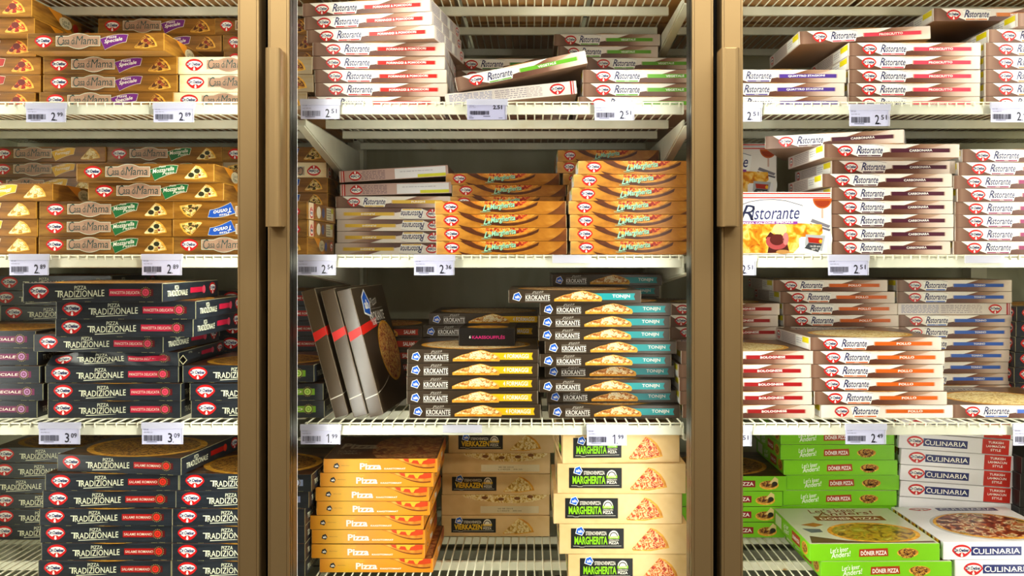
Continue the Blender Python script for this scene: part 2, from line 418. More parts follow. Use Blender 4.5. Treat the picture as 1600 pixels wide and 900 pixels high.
def topping(kind):
    t = {'salami': [(.30, '#843020'), (.42, '#ab4a30'), (.50, '#d89a50'), (.58, '#f0d488'), (.66, '#9c3c28')],
         'cheese': [(.30, '#a8541c'), (.40, '#d89a48'), (.50, '#efd9a0'), (.60, '#f6ecca'), (.70, '#d08a3a')],
         'tuna': [(.30, '#8c4a1a'), (.42, '#c98436'), (.52, '#e9cf98'), (.62, '#f4e9c6'), (.72, '#b06a2a')],
         'marg': [(.30, '#a02810'), (.42, '#d4521f'), (.48, '#e8a050'), (.55, '#f6e0b0'), (.62, '#d8581f')],
         'olive': [(.34, '#2e3018'), (.42, '#6a5a20'), (.48, '#d9b85a'), (.58, '#efe0a8'), (.68, '#a84a2c')],
         'red': [(.30, '#7d1408'), (.44, '#c8371a'), (.52, '#f0a83c'), (.58, '#f6d070'), (.66, '#b22a14')],
         'meat': [(.30, '#3d1c0e'), (.42, '#70401c'), (.50, '#b87e2c'), (.58, '#d8b058'), (.66, '#5c2c14')],
         'pale': [(.32, '#a8823c'), (.42, '#d8b45c'), (.50, '#f0deA4'), (.60, '#f6ecc6'), (.70, '#d0a04a')]}[kind]
    return noisy('topping_' + kind, t, 150, (1, 1, 1), 2, rough=.5, distort=.8)
CRUST = lambda: noisy('baked_crust', [(.3, '#c8861e'), (.55, '#e6b040'), (.75, '#f0cc70')], 90, (1, 1, 1), 3, rough=.5)
def slice_up(p, u0, u1, v0, v1, kind, layer=0, blobs=()):
    """pizza slice seen from above: tip at lower left, apex high, crust down the right side"""
    X = lambda a: u0 + (u1 - u0) * a
    Y = lambda a: v0 + (v1 - v0) * a
    p.poly([(X(0), Y(.10)), (X(.50), Y(1)), (X(.66), Y(.92)), (X(.83), Y(.70)), (X(.95), Y(.40)), (X(1), Y(.14)), (X(.5), Y(.0)), (X(.03), Y(.02))], CRUST(), layer)
    p.poly([(X(.015), Y(.11)), (X(.49), Y(.97)), (X(.62), Y(.86)), (X(.78), Y(.62)), (X(.89), Y(.34)), (X(.92), Y(.18)), (X(.5), Y(.06)), (X(.06), Y(.05))], topping(kind), layer + 1)
    for a, b, r, col in blobs: p.ell(X(a), Y(b), (u1 - u0) * r, (v1 - v0) * r * 1.35, flat(col), layer + 2, 14)
def slice_side(p, u0, u1, v0, v1, kind, layer=0):
    """pizza slice standing in profile: flat base, toppings heaped to a crest"""
    X = lambda a: u0 + (u1 - u0) * a
    Y = lambda a: v0 + (v1 - v0) * a
    p.poly([(X(0), Y(0)), (X(.98), Y(.0)), (X(1), Y(.16)), (X(.98), Y(.42)), (X(.86), Y(.68)), (X(.70), Y(.90)), (X(.58), Y(1)), (X(.50), Y(.92)), (X(.40), Y(.84)), (X(.33), Y(.70)), (X(.20), Y(.58)), (X(.10), Y(.42)), (X(.0), Y(.22))], CRUST(), layer)
    p.poly([(X(.03), Y(.22)), (X(.5), Y(.20)), (X(.93), Y(.20)), (X(.95), Y(.38)), (X(.84), Y(.64)), (X(.69), Y(.85)), (X(.58), Y(.95)), (X(.50), Y(.88)), (X(.40), Y(.80)), (X(.33), Y(.66)), (X(.20), Y(.54)), (X(.11), Y(.40))], topping(kind), layer + 1)
def smallprint(p, u0, u1, v0, v1, rows, col='#8c8aa0', layer=0, seed=1):
    r = random.Random(seed)
    for k in range(rows):
        v = v1 - (v1 - v0) * (k + .5) / rows; u = u0
        while u < u1 - .01:
            w = min(r.uniform(.012, .045), u1 - u); p.rect(u, u + w, v - .14 * (v1 - v0) / rows * 1.6, v + .14 * (v1 - v0) / rows * 1.6, flat(col), layer); u += w + .008
DES = {}
class Design:
    def __init__(s, W_, D_, T_, front, top, side, bottom, edge, rim='#d9cbb0'):
        s.W, s.D, s.T = W_, D_, T_; s.args = (front, top, side, bottom, edge); s.rim = rim; s.prints = {}; s.labels = {}
    def P(s, part, face='front', label=None):
        p = Print(s.W, s.D, s.T, face, .0007 if face in ('left', 'right') else 0.0)
        s.prints.setdefault((part, face), []).append(p)
        if label: s.labels[part] = label
        return p
    def make(s, cuts=0, warp=None):
        s.body = body_mesh('carton', s.W, s.D, s.T, *s.args, cuts=cuts)
        s.parts = [(k[0], print_mesh(k[0], v)) for k, v in s.prints.items()]
        s.flaps = [flap_mesh(s.W, s.D, s.T, k, s.args[2], flat(s.rim)) for k in (-1, 1)]
        if warp:
            for me in [m for _, m in s.parts]:
                t = bmesh.new(); t.from_mesh(me); bmesh.ops.triangulate(t, faces=list(t.faces))
                for _ in range(5): bmesh.ops.subdivide_edges(t, edges=[e for e in t.edges if e.calc_length() > .006], cuts=1)
                for v in t.verts:
                    if v.co.y < -s.D / 2: v.co.y -= .0007
                t.to_mesh(me); t.free()
            for me in [s.body] + [m for _, m in s.parts] + s.flaps:
                for v in me.vertices: v.co = warp(v.co)
        return s
def des(f, *a):
    k = (f.__name__,) + a
    if k not in DES: DES[k] = f(*a).make()
    return DES[k]
BAND = {'formaggi': ('#c91d12', 'FORMAGGI & POMODORI', .56, .86), 'vegetale': ('#72b52c', 'VEGETALE', .63, .77), 'spinaci': ('#3f8a3a', 'SPINACI', .64, .76),
        'prosciutto': ('#dd4a62', 'PROSCIUTTO', .61, .79), 'quattro': ('#5a3d9a', 'QUATTRO STAGIONI', .56, .84), 'carbonara': ('#5a1538', 'CARBONARA', .63, .80),
        'pollo': ('#d8701a', 'POLLO', .66, .77), 'bolognese': ('#a81a22', 'BOLOGNESE', .60, .79), 'tonno': ('#3f6fc4', 'TONNO', .67, .77),
        'funghi': ('#e8c440', 'FUNGHI', .66, .78), 'rucola': ('#e08a2c', 'MOZZARELLA', .60, .79), 'salame': ('#9a2a66', 'SPECIALE', .62, .78), 'piccante': ('#7a1838', 'SALAME PICCANTE', .57, .85)}
def rist(fl, pale=False):
    W_, D_, T_ = .2835, .272, .0286
    k = 'pale' if pale else 'std'
    fr = grad('taupe_card_' + k, 0, -W_ / 2, W_ / 2, [(0, '#f0e6dc'), (.2, '#e9d6c6'), (.5, '#ede4dc'), (1, '#f3ece4')] if pale else [(0, '#7c5a46'), (.03, '#947664'), (.10, '#7a5948'), (.22, '#6c4836'), (.5, '#6c4434'), (.70, '#8c6654'), (.80, '#c8ae9e'), (.9, '#ddcdc0'), (1, '#e4d8cc')])
    tp = noisy('rustic_table_print', [(.3, '#4c3420'), (.5, '#7b5a38'), (.7, '#a08056')], 26, (1, 9, 1), 4, rough=.3)
    sd = flat('#d6ccc6'); d = Design(W_, D_, T_, fr, tp, sd, flat('#9b7a62'), flat('#d9c6b4'), '#e6dccb')
    col, st, t0, t1 = BAND[fl]
    if not pale:
        p = d.P('light_beam_print')
        p.poly([(.055, .985), (.10, .70), (.16, .42), (.215, .20), (.25, .08), (.43, .34), (.50, .44), (.56, .56), (.61, .69), (.66, .84), (.71, .985)], flat('#f2ece4'), -.5)
        p.poly([(.70, .985), (.66, .84), (.61, .69), (.56, .56), (.52, .48), (.60, .50), (.72, .62), (.82, .78), (.90, .985)], grad('soft_beam', 0, .05, .12, [(0, '#8a5c42'), (1, '#cfb49c')]), -1)
    p = d.P('brand_badge', label='white oval badge with a red rim'); badge(p, .155, .49, .0158, .0112)
    p = d.P('title_plate', label='white title plate with navy script and a coloured underline')
    p.poly([(.222, .80), (.27, .90), (.335, .95), (.40, .90), (.448, .80), (.425, .07), (.245, .07)], flat(WHITE))
    p.stroke([(.228, .84), (.275, .92), (.335, .965), (.395, .92), (.442, .84)], .0004, flat(NAVY), 1)
    p.text('R', .237, .275, .27, .86, flat(NAVY), 1, .012, .35); p.text('istorante', .268, .432, .28, .78, flat(NAVY), 1, .014, .3)
    p.rect(.25, .418, .09, .185, flat(col), 1); p.text('PIZZA', .318, .35, .11, .165, flat(WHITE), 2)
    p = d.P('flavor_band', label='coloured band with the flavour in white capitals')
    p.rect(.497, .925, .375, .665, flat(col)); mixc = flat('#c8a58c') if not pale else flat('#e8cdb8')
    p.rect(.485, .497, .375, .665, grad('soft_' + fl, 0, -.0045, -.0008, [(0, '#e2cdb8'), (1, col)])); p.rect(.925, .938, .375, .665, grad('soft2_' + fl, 0, .1205, .1243, [(0, col), (1, '#e2cdb8')]))
    p.text(st, t0, t1, .435, .605, flat(WHITE), 1, .022, 0, 1.1)
    p = d.P('side_print', 'right'); smallprint(p, .06, .74, .12, .88, 6, '#8f90a6', 0, 3); p.rect(.30, .34, .1, .9, flat('#f2efe8'), 1); p.rect(.55, .64, .1, .9, flat('#eceae6'), 1)
    p = d.P('brand_badge', 'right'); badge(p, .90, .5, .0145, .0105)
    p = d.P('date_label', 'left'); p.rect(.62, .97, .08, .92, flat('#f1f0ea')); p.rect(.80, .97, .50, .92, flat('#e6d81e'), 1); smallprint(p, .64, .79, .3, .8, 3, '#b9bac4', 1, 4)
    p = d.P('side_print', 'left'); smallprint(p, .20, .60, .1, .9, 6, '#9a8f92', 0, 5); p = d.P('brand_badge', 'left'); badge(p, .10, .5, .0145, .0105)
    p = d.P('top_print', 'top'); p.ell(.5, .36, .40, .38, CRUST(), 0, 40); p.ell(.5, .36, .365, .345, topping('pale'), 1, 40)
    p.poly([(.06, .78), (.12, .95), (.60, .95), (.66, .78)], flat('#cfc6bc'), 2); p.text('Ristorante', .12, .60, .80, .93, flat(NAVY), 3, 0, .3)
    return d
def rist_back(fl='plain'):
    """the back edge of the same cartons: small print, a white label and the badge"""
    W_, D_, T_ = .2835, .272, .0286
    d = Design(W_, D_, T_, flat('#e4dcd6' if fl == 'plain' else '#c9aca2'), noisy('rustic_table_print', []) if False else MATS[('noisy', 'rustic_table_print')], flat('#a88676'), flat('#9b7a62'), flat('#d9c6b4'), '#e6dccb')
    p = d.P('small_print')
    if fl == 'label':
        p.rect(.02, .49, .08, .94, flat('#e9e9ec')); p.rect(.02, .28, .66, .93, flat('#d9d92a'), 1); smallprint(p, .14, .44, .30, .42, 1, '#b4b6c0', 1, 8)
        smallprint(p, .58, .80, .12, .9, 6, '#8b6f78', 0, 9)
    else:
        smallprint(p, .03, .36, .12, .88, 7, '#8e93b4', 0, 10); smallprint(p, .38, .62, .12, .88, 5, '#a89fa6', 0, 12); smallprint(p, .62, .74, .12, .88, 7, '#b9aaaa', 0, 13)
        for k in range(9): p.stroke([(.34 + k * .014, .1), (.37 + k * .014, .9)], .0009, flat('#c2b9b6'), 1)
    p = d.P('brand_badge', label='white oval badge with a red rim'); badge(p, .855, .5, .0165, .0118)
    p = d.P('corner_stripes', label='red and white stripes at the end'); p.rect(.955, .968, .0, 1, flat('#c4231f')); p.rect(.974, .982, 0, 1, flat('#c4231f')); p.rect(.968, .974, 0, 1, flat(WHITE))
    return d
def lamarg():
    W_, D_, T_ = .281, .272, .0284
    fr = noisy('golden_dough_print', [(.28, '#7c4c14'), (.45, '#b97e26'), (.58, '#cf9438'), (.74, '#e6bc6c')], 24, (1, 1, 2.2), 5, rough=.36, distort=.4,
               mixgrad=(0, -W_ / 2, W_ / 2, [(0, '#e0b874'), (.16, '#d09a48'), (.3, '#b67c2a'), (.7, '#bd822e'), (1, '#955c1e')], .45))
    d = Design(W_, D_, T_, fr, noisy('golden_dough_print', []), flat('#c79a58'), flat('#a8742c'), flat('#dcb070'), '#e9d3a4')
    dk = noisy('dark_crease_print', [(.3, '#4e260a'), (.7, '#6e3a10')], 40, (1, 1, 2), 2, rough=.4)
    p = d.P('dough_print')
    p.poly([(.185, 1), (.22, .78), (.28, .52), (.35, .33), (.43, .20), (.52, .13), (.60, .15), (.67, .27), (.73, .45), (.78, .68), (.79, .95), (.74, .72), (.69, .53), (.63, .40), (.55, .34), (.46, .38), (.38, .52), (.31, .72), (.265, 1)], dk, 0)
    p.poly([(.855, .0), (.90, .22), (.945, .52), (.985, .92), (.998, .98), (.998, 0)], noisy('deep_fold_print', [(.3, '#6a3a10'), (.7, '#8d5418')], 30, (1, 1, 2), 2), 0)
    p.poly([(.05, 1), (.09, .72), (.10, 1)], flat('#a8702a'), 0); p.poly([(.17, .24), (.20, .16), (.27, 0), (.20, 0)], dk, 0)
    p = d.P('pizza_picture', label='pizza edge with red and yellow topping')
    p.poly([(.27, .99), (.31, .77), (.38, .58), (.46, .44), (.55, .40), (.63, .46), (.69, .59), (.73, .76), (.76, .99)], noisy('pizza_rim_print', [(.3, '#c67a1c'), (.55, '#e2a440'), (.7, '#efc36a')], 60, (1, 1, 1), 3), 1)
    p.poly([(.33, .99), (.38, .80), (.45, .60), (.53, .50), (.61, .55), (.67, .70), (.71, .99)], topping('red'), 2)
    p = d.P('brand_badge', label='white oval badge with a red rim'); badge(p, .118, .52, .0165, .0115, 1)
    p = d.P('title_print', label='mint script lettering with a swash')
    for dx, dv, m, l in ((.003, -.05, flat('#5a3a14'), 3), (0, 0, flat('#a6e0c2'), 4)):
        p.text('L', .365 + dx, .395 + dx, .24 + dv, .70 + dv, m, l, .02, .35); p.text('a', .395 + dx, .418 + dx, .30 + dv, .52 + dv, m, l, .025, .3, 4)
        p.text('Margherita', .420 + dx, .61 + dx, .34 + dv, .86 + dv, m, l, .02, .3, 6.5)
        p.stroke([(.345 + dx, .19 + dv), (.37 + dx, .16 + dv), (.40 + dx, .19 + dv), (.425 + dx, .24 + dv)], .0007, m, l)
    for f in ('left', 'right'):
        p = d.P('date_label', f); p.rect(.62, .97, .1, .9, flat('#e4e6e6')); p.rect(.84, .97, .5, .9, flat('#b9c83c'), 1); p = d.P('side_print', f); smallprint(p, .05, .58, .12, .88, 6, '#8a6a40', 0, 6)
    p = d.P('top_print', 'top'); p.ell(.5, .45, .46, .44, CRUST(), 0, 40); p.ell(.5, .45, .41, .39, topping('red'), 1, 40)
    return d
FAN = {'red': ('#a82a1c', ('Pizza', 'Salame'), [(.45, .55, .17, '#7a2c22'), (.22, .26, .10, '#7a2c22')], 'red'), 'purple': ('#7d2a86', ('Pizza', 'Speciale'), [(.5, .55, .10, '#8a3420'), (.62, .36, .08, '#a8542c')], 'meat'),
       'yellow': ('#e2b71e', ('Pizza Quattro', 'Formaggi'), [], 'pale'), 'green': ('#1f7a48', ('Pizza', 'Mozzarella', 'Pesto'), [(.55, .58, .13, '#3a3c24'), (.30, .30, .13, '#3a3c24'), (.66, .30, .06, '#8a3030')], 'pale'),
       'blue': ('#1f5db4', ('Pizza', 'Tonno'), [(.5, .5, .07, '#6a4a2a'), (.4, .3, .06, '#6a4a2a')], 'olive')}
def casa(fan, cream=False):
    W_, D_, T_ = .288, .28, .0378
    if cream:
        fr = noisy('cream_board_print', [(.3, '#e6cf9c'), (.5, '#f0e2bd'), (.7, '#f4ecd2')], 12, (1, 1, 10), 4, rough=.4, mixgrad=(0, -W_ / 2, W_ / 2, [(0, '#dcb476'), (.06, '#efdcb2'), (.5, '#f3ead0'), (.72, '#e6cf9c'), (.82, '#8a5a22'), (1, '#6a4014')], .6)); rim = '#f2e7c8'
    else:
        fr = noisy('wood_board_print', [(.28, '#3e280e'), (.42, '#6e4c1c'), (.55, '#966c2a'), (.72, '#b88e46')], 11, (1, 1, 9), 5, rough=.38, distort=.5, mixgrad=(0, -W_ / 2, W_ / 2, [(0, '#80602f'), (.3, '#6f4e20'), (.55, '#94641e'), (1, '#b07c1e')], .40)); rim = '#dfae4a'
    sd = noisy('wood_end_print', [(.3, '#6e4818'), (.5, '#966a28'), (.7, '#b48a3a')], 11, (1, 1, 9), 4, rough=.4)
    d = Design(W_, D_, T_, fr, sd, sd, flat('#b88f52'), flat('#b98f4c' if not cream else '#e6d6ac'), rim)
    col, words, blobs, kind = FAN[fan]
    p = d.P('brand_badge', label='white oval badge with a red rim'); badge(p, .118, .54, .0192, .0130)
    p = d.P('title_plate', label='mauve plaque with a pale outline and dark teal lettering')
    def plq(g, m, l):
        a, b = g / p.w, g / p.h; pts = [(.212 - a, .30 - b), (.30, .30 - b)]
        pts += [(.30 + .155 * k / 8, .30 - b - (.165) * math.sin(math.pi * k / 8)) for k in range(1, 8)] + [(.455, .30 - b), (.532 + a, .30 - b), (.532 + a, .82 + b), (.455, .82 + b)]
        pts += [(.455 - .155 * k / 8, .82 + b + .15 * math.sin(math.pi * k / 8)) for k in range(1, 8)] + [(.30, .82 + b), (.212 - a, .82 + b)]
        p.poly(pts, m, l)
    plq(.0013, flat('#3c4438'), 0); plq(.0009, flat('#e3ead2'), 1); plq(0, noisy('mauve_plaque_print', [(.3, '#a58672'), (.7, '#c6a68c')], 25, (1, 1, 3), 3), 2)
    tl = flat('#2d5552')
    p.text('C', .222, .262, .30, .86, tl, 3, -.004, .1); p.text('asa di', .258, .352, .37, .76, tl, 3, 0.0, .12); p.text('M', .356, .41, .36, .84, tl, 3, -.006, .2); p.text('ama', .408, .518, .37, .66, tl, 3, 0.0, .12)
    p = d.P('flavor_tag', label='fan shaped coloured flavour tag with white script')
    def fanp(g, m, l):
        a, b = g / p.w, g / p.h
        top = [(.535 + .205 * k / 6 + (a if k == 6 else -a if k == 0 else 0), .66 + .26 * math.sin(math.pi / 2 * min(1, k / 4.8)) - (.03 if k == 6 else 0) + b) for k in range(7)]
        bot = [(.725 - .155 * k / 6 + (a if k == 0 else 0), .50 - .43 * (k / 6) ** 1.5 - b) for k in range(7)]
        p.poly(top + bot, m, l)
    fanp(.0007, flat('#efe9d0'), 3); fanp(0, flat(col), 4)
    wc = flat('#f3efe0')
    if len(words) == 3:
        p.text(words[0], .60, .65, .79, .89, wc, 5, .005, .3, 8); p.text(words[1], .552, .712, .55, .78, wc, 5, .01, .3, 9); p.text(words[2], .625, .712, .42, .575, wc, 5, .005, .3, 8)
    else:
        p.text(words[0], .58, .655, .70, .84, wc, 5, .005, .3, 8); p.text(words[1], .565, .70, .44, .70, wc, 5, .012, .3, 10)
    p = d.P('pizza_picture', label='pizza slice picture'); slice_up(p, .785, .955, .14, .93, kind, 0, blobs)
    p = d.P('side_print', 'right'); p.poly([(.22, 1), (.42, .98), (.62, .06), (.52, .0)], flat('#d9962a')); p.ell(.50, .52, .10, .34, flat('#d8cfae'), 1); p.text('Casa di', .44, .56, .52, .72, tl, 2); p.text('Mama', .45, .55, .30, .50, tl, 2)
    p.ell(.66, .48, .045, .28, flat(col), 1); p = d.P('brand_badge', 'right'); badge(p, .88, .5, .0165, .0118)
    p = d.P('side_print', 'left'); badge(p, .87, .60, .016, .0125, 2); p.rect(.80, .96, .03, .97, flat('#e6d2b4'), 1)
    for k in range(4): p.poly([(.72 + k * .035, .03), (.74 + k * .035, .03), (.80 + k * .035, .97), (.78 + k * .035, .97)], flat('#b23a2a'), 0)
    p.ell(.62, .5, .075, .36, flat('#ded6c0'), 1); p.ell(.46, .5, .05, .30, flat('#3f5c94'), 1); p = d.P('date_label', 'left'); p.rect(.08, .34, .12, .88, flat('#dddcc8'), 1); p.rect(.08, .17, .10, .42, flat('#c4c023'), 2); smallprint(p, .18, .33, .2, .8, 4, '#8d8a80', 2, 15)
    p = d.P('top_print', 'top'); p.ell(.5, .45, .43, .42, CRUST(), 0, 40); p.ell(.5, .45, .39, .38, topping(kind), 1, 40)
    return d
TR = {'pink': ('#c8274e', 'PANCETTA DELICATA', '#d85a70'), 'purple': ('#7a2a5a', 'SPECIALE', '#b58ab0'), 'red': ('#b3140f', 'SALAME ROMANO', '#d8442c'), 'green': ('#86b234', 'PESTO', '#c6dc7a'), 'pale': ('#9aa6c8', 'FUNGHI', '#c8d0e6'), 'navy': ('#2b4f9a', 'TONNO', '#6a86c8')}
def trad(fl):
    W_, D_, T_ = .286, .28, .0372
    if fl == 'navy': fr = flat('#141c34', .36)
    else: fr = noisy('black_slate_print', [(.3, '#262c33'), (.55, '#30373f'), (.75, '#3b434c')], 26, (.6, 1, 5), 4, rough=.36, spec=.45)
    tp = noisy('oven_brown_print', [(.3, '#2a1a10'), (.5, '#5a3820'), (.7, '#8a5c30')], 14, (1, 5, 1), 4, rough=.3)
    d = Design(W_, D_, T_, fr, tp, fr, flat('#22262a'), flat('#4a4c48'), '#b9b48e')
    col, st, seal = TR[fl]; gold = '#a09060'
    p = d.P('brand_badge', label='white oval badge with a red rim'); badge(p, .115, .55, .0208, .0140)
    p = d.P('title_print', label='hand lettered cream title with an underline'); cr = flat('#eef0d6')
    p.text('PIZZA', .372, .458, .66, .86, cr, 0, .0, .05, 1); p.text('T', .232, .285, .26, .60, cr, 0, .005, .05); p.text('RADIZIONALE', .268, .588, .27, .62, cr, 0, .002, .05, 2.0)
    p.poly([(.285, .13), (.47, .20), (.52, .215), (.47, .225), (.288, .17)], cr, 0)
    p = d.P('flavor_band', label='coloured band with the flavour')
    p.rect(.622, .938, .33, .69, grad('band_' + fl, 0, W_ * .12, W_ * .44, [(0, col), (.55, col), (1, '#5c1018' if fl in ('red', 'pink') else col)])); p.text(st, .63, .84, .43, .58, flat('#f0e4d4'), 1, .004, .1)
    p = d.P('seal', label='round scalloped seal')
    for k in range(16):
        a = 2 * math.pi * k / 16; p.ell(.884 + .0098 / W_ * math.cos(a), .52 + .0098 / T_ * math.sin(a), .0012 / W_, .0012 / T_, flat(gold), 2, 6)
    p.ell(.884, .52, .0088 / W_, .0088 / T_, flat('#4a2a20'), 2); p.ell(.884, .52, .0074 / W_, .0074 / T_, flat(seal), 3); p.ell(.884, .52, .0042 / W_, .0042 / T_, flat(col), 4); p.ell(.884, .52, .0022 / W_, .0022 / T_, flat(seal), 5)
    p = d.P('perforation')
    for u in (.04, .20, .45, .65, .84, .90):
        for k in range(4): p.rect(u + k * .011, u + k * .011 + .004, .005, .03, flat('#c9c68e'))
    for f in ('right', 'left'):
        p = d.P('title_print', f); p.text('PIZZA', .20, .27, .62, .84, cr, 0, 0, .05); p.text('TRADIZIONALE', .08, .42, .26, .58, cr, 0, .004, .05); p = d.P('flavor_band', f); p.rect(.47, .72, .36, .66, flat(col)); p.ell(.72, .51, .0085 / D_, .0085 / T_, flat(seal), 1); p = d.P('brand_badge', f); badge(p, .89, .54, .0185, .0128)
    p = d.P('top_print', 'top'); p.ell(.52, .38, .46, .40, CRUST(), 0, 40); p.ell(.52, .38, .41, .35, topping('meat'), 1, 40); p.text('TRADIZIONALE', .20, .66, .86, .95, flat('#b9b49a'), 0)
    return d
KR = {'formaggi': ('#eebf12', '4 FORMAGGI', 'cheese', .735, .925), 'tonijn': ('#19a0a4', 'TONIJN', 'tuna', .785, .918), 'salami': ('#b23a1c', 'SALAMI', 'salami', .78, .92)}
def krok(fl):
    W_, D_, T_ = .282, .275, {'formaggi': .0292, 'tonijn': .0272, 'salami': .0288}[fl]
    fr = noisy('dark_taupe_card', [(.3, '#403222'), (.7, '#4b3c2a')], 10, (1, 1, 3), 2, rough=.36, spec=.5)
    d = Design(W_, D_, T_, fr, fr, fr, fr, flat('#7d7262'), '#a89a84')
    col, st, kind, t0, t1 = KR[fl]
    p = d.P('house_badge', label='blue house shaped badge'); house(p, .066, .50, .0155, rot=-12)
    p = d.P('title_print', label='white capitals between fine rules'); wh = flat('#f0eee8')
    p.text('Pizza', .175, .262, .76, .95, flat('#cfcac0'), 0, -.008, .45, 8); p.rect(.125, .312, .69, .715, flat('#b9b2a6')); p.text('KROKANTE', .127, .312, .245, .62, wh, 0, .012); p.rect(.125, .312, .17, .20, wh); p.rect(.125, .312, .11, .125, flat('#b9b2a6'))
    p = d.P('flavor_band', label='coloured ribbon with the flavour in white capitals'); p.poly([(.64, .24), (.958, .24), (.948, .50), (.958, .76), (.64, .76)], flat(col)); p.text(st, t0, t1, .34, .67, wh, 1, .012)
    p = d.P('pizza_picture', label='pizza slice in profile'); slice_side(p, .345, .708, .13, .97, kind, 2)
    p = d.P('top_print', 'top'); p.ell(.5, .42, .44, .40, CRUST(), 0, 40); p.ell(.5, .42, .40, .36, topping(kind), 1, 40); p.text('KROKANTE', .30, .70, .86, .95, flat('#a8a298'), 0, .01)
    return d
def krok_stand():
    """the same carton stood on its edge: a plain spine with a red stripe, cover picture on the right"""
    W_, D_, T_ = .0292, .275, .282
    fr = noisy('taupe_spine_card', [(.3, '#56452f'), (.7, '#625038')], 8, (3, 1, 1), 2, rough=.28, spec=.6)
    dk = MATS[('noisy', 'dark_taupe_card')]
    d = Design(W_, D_, T_, fr, dk, dk, dk, flat('#b8ae9c'), '#a89a84'); wh = flat('#f0eee8')
    p = d.P('red_stripe', label='bright red stripe'); p.poly([(0, .60), (1, .635), (1, .695), (0, .67)], flat('#e02a1c'))
    q = d.P('red_stripe', 'right'); q.poly([(0, .625), (.50, .665), (.50, .735), (0, .695)], flat('#e02a1c')); q.text('SALAMI', .37, .49, .675, .72, wh, 1, .01)
    p = d.P('white_curve'); p.poly([(0, .142), (1, .158), (1, .166), (0, .15)], flat('#d8d2c4')); q = d.P('white_curve', 'right'); q.stroke([(0, .165), (.12, .175), (.25, .195), (.38, .225), (.46, .25)], .0016, flat('#d8d2c4'))
    q = d.P('house_badge', 'right', 'blue house shaped badge'); house(q, .33, .86, .052, rot=-6)
    q = d.P('title_print', 'right'); q.text('Pizza', .44, .66, .835, .905, flat('#cfcac0'), 0, -.008, .45, 8); q.rect(.30, .80, .805, .808, flat('#b9b2a6')); q.text('KROKANTE', .34, .80, .705, .785, wh, 0, .012); q.rect(.44, .80, .685, .688, wh)
    q = d.P('pizza_picture', 'right', 'salami topped pizza'); q.ell(.68, .44, .30, .255, CRUST(), 2, 40); q.ell(.68, .44, .275, .235, topping('salami'), 3, 40)
    return d
def steen(fl):
    W_, D_, T_ = (.272, .28, .0632) if fl == 'marg' else (.268, .27, .0510)
    kr = noisy('kraft_board', [(.25, '#d3b380'), (.5, '#e2c593'), (.75, '#ead0a3')], 18, (1, 1, 1), 5, rough=.55, spec=.25)
    d = Design(W_, D_, T_, kr, kr, kr, kr, flat('#c89c5c'), '#8a6a3c'); wh = flat('#eeeadc'); dk = flat('#1c2022', .5)
    col, st = ('#96d41e', 'MARGHERITA') if fl == 'marg' else ('#efcc30', 'VIERKAZEN')
    p = d.P('title_label', label='dark label with brushed capitals'); p.rect(.09, .502, .18, .86, dk)
    p.text('STEENOVENPIZZA', .205, .368, .63, .755, wh, 1, .008); p.text(st, .118, .375, .32, .585, flat(col), 1, .03); p.stroke([(.108, .262), (.15, .262), (.165, .235), (.19, .235), (.20, .262), (.482, .272)], .0006, wh, 1)
    p.ell(.423, .60, .038, .0118 / T_, wh, 1, 20, 0, 180); p.ell(.423, .60, .031, .0086 / T_, dk, 2, 20, 0, 180); p.ell(.423, .60, .024, .0066 / T_, wh, 3, 20, 0, 180); p.rect(.382, .466, .515, .61, flat(col), 1); p.text('STONE', .394, .456, .535, .59, wh, 2, .01); p.text('STEENOVEN', .386, .462, .44, .495, wh, 1); p.text('PIZZA', .386, .462, .33, .425, wh, 1, .02)
    p = d.P('house_badge', label='blue house shaped badge'); house(p, .163, .775, .0155, rot=-12, layer=2)
    p = d.P('pizza_picture', label='pizza slice picture'); slice_up(p, .565, .855, .10, .88, 'marg' if fl == 'marg' else 'pale', 0)
    q = d.P('title_label', 'left'); q.rect(.70, .93, .16, .84, dk); q.text(st, .72, .91, .30, .5, flat(col), 1, .02); q = d.P('green_label', 'left'); q.rect(.03, .2, .5, .9, flat('#6fb52a')); q = d.P('side_print', 'left'); smallprint(q, .25, .65, .2, .8, 4, '#7d6038', 0, 20)
    q = d.P('side_print', 'right'); smallprint(q, .1, .6, .2, .8, 4, '#7d6038', 0, 20)
    q = d.P('top_print', 'top'); q.ell(.5, .45, .44, .42, CRUST(), 0, 40); q.ell(.5, .45, .40, .38, topping('marg' if fl == 'marg' else 'pale'), 1, 40)
    p = d.P('back_print', 'back'); p.poly([(0, .98), (1, .98), (1, .80), (.8, .66), (.5, .62), (.2, .72), (0, .85)], topping('pale'))
    return d
def steen_turned():
    """kraft carton lying upside down, its pizza edge print and white date label showing"""
    W_, D_, T_ = .268, .27, .0510
    kr = MATS[('noisy', 'kraft_board')]; d = Design(W_, D_, T_, kr, kr, kr, kr, flat('#c89c5c'), '#8a6a3c')
    p = d.P('pizza_picture', label='pale pizza rim along the top'); p.poly([(.18, .99), (.22, .86), (.34, .72), (.50, .62), (.68, .58), (.84, .66), (.94, .80), (.985, .99)], topping('pale'))
    for u, v in ((.4, .85), (.55, .78), (.7, .82), (.82, .9)): p.ell(u, v, .03, .08, flat('#8a5c2c'), 1, 10)
    p = d.P('date_label', label='small white date label'); p.rect(.36, .90, .10, .44, flat('#ded3b4')); p.text('08 08 2014', .52, .66, .29, .35, flat('#5c5240'), 1); p.text('L14029   09:30', .52, .74, .18, .24, flat('#5c5240'), 1)
    return d
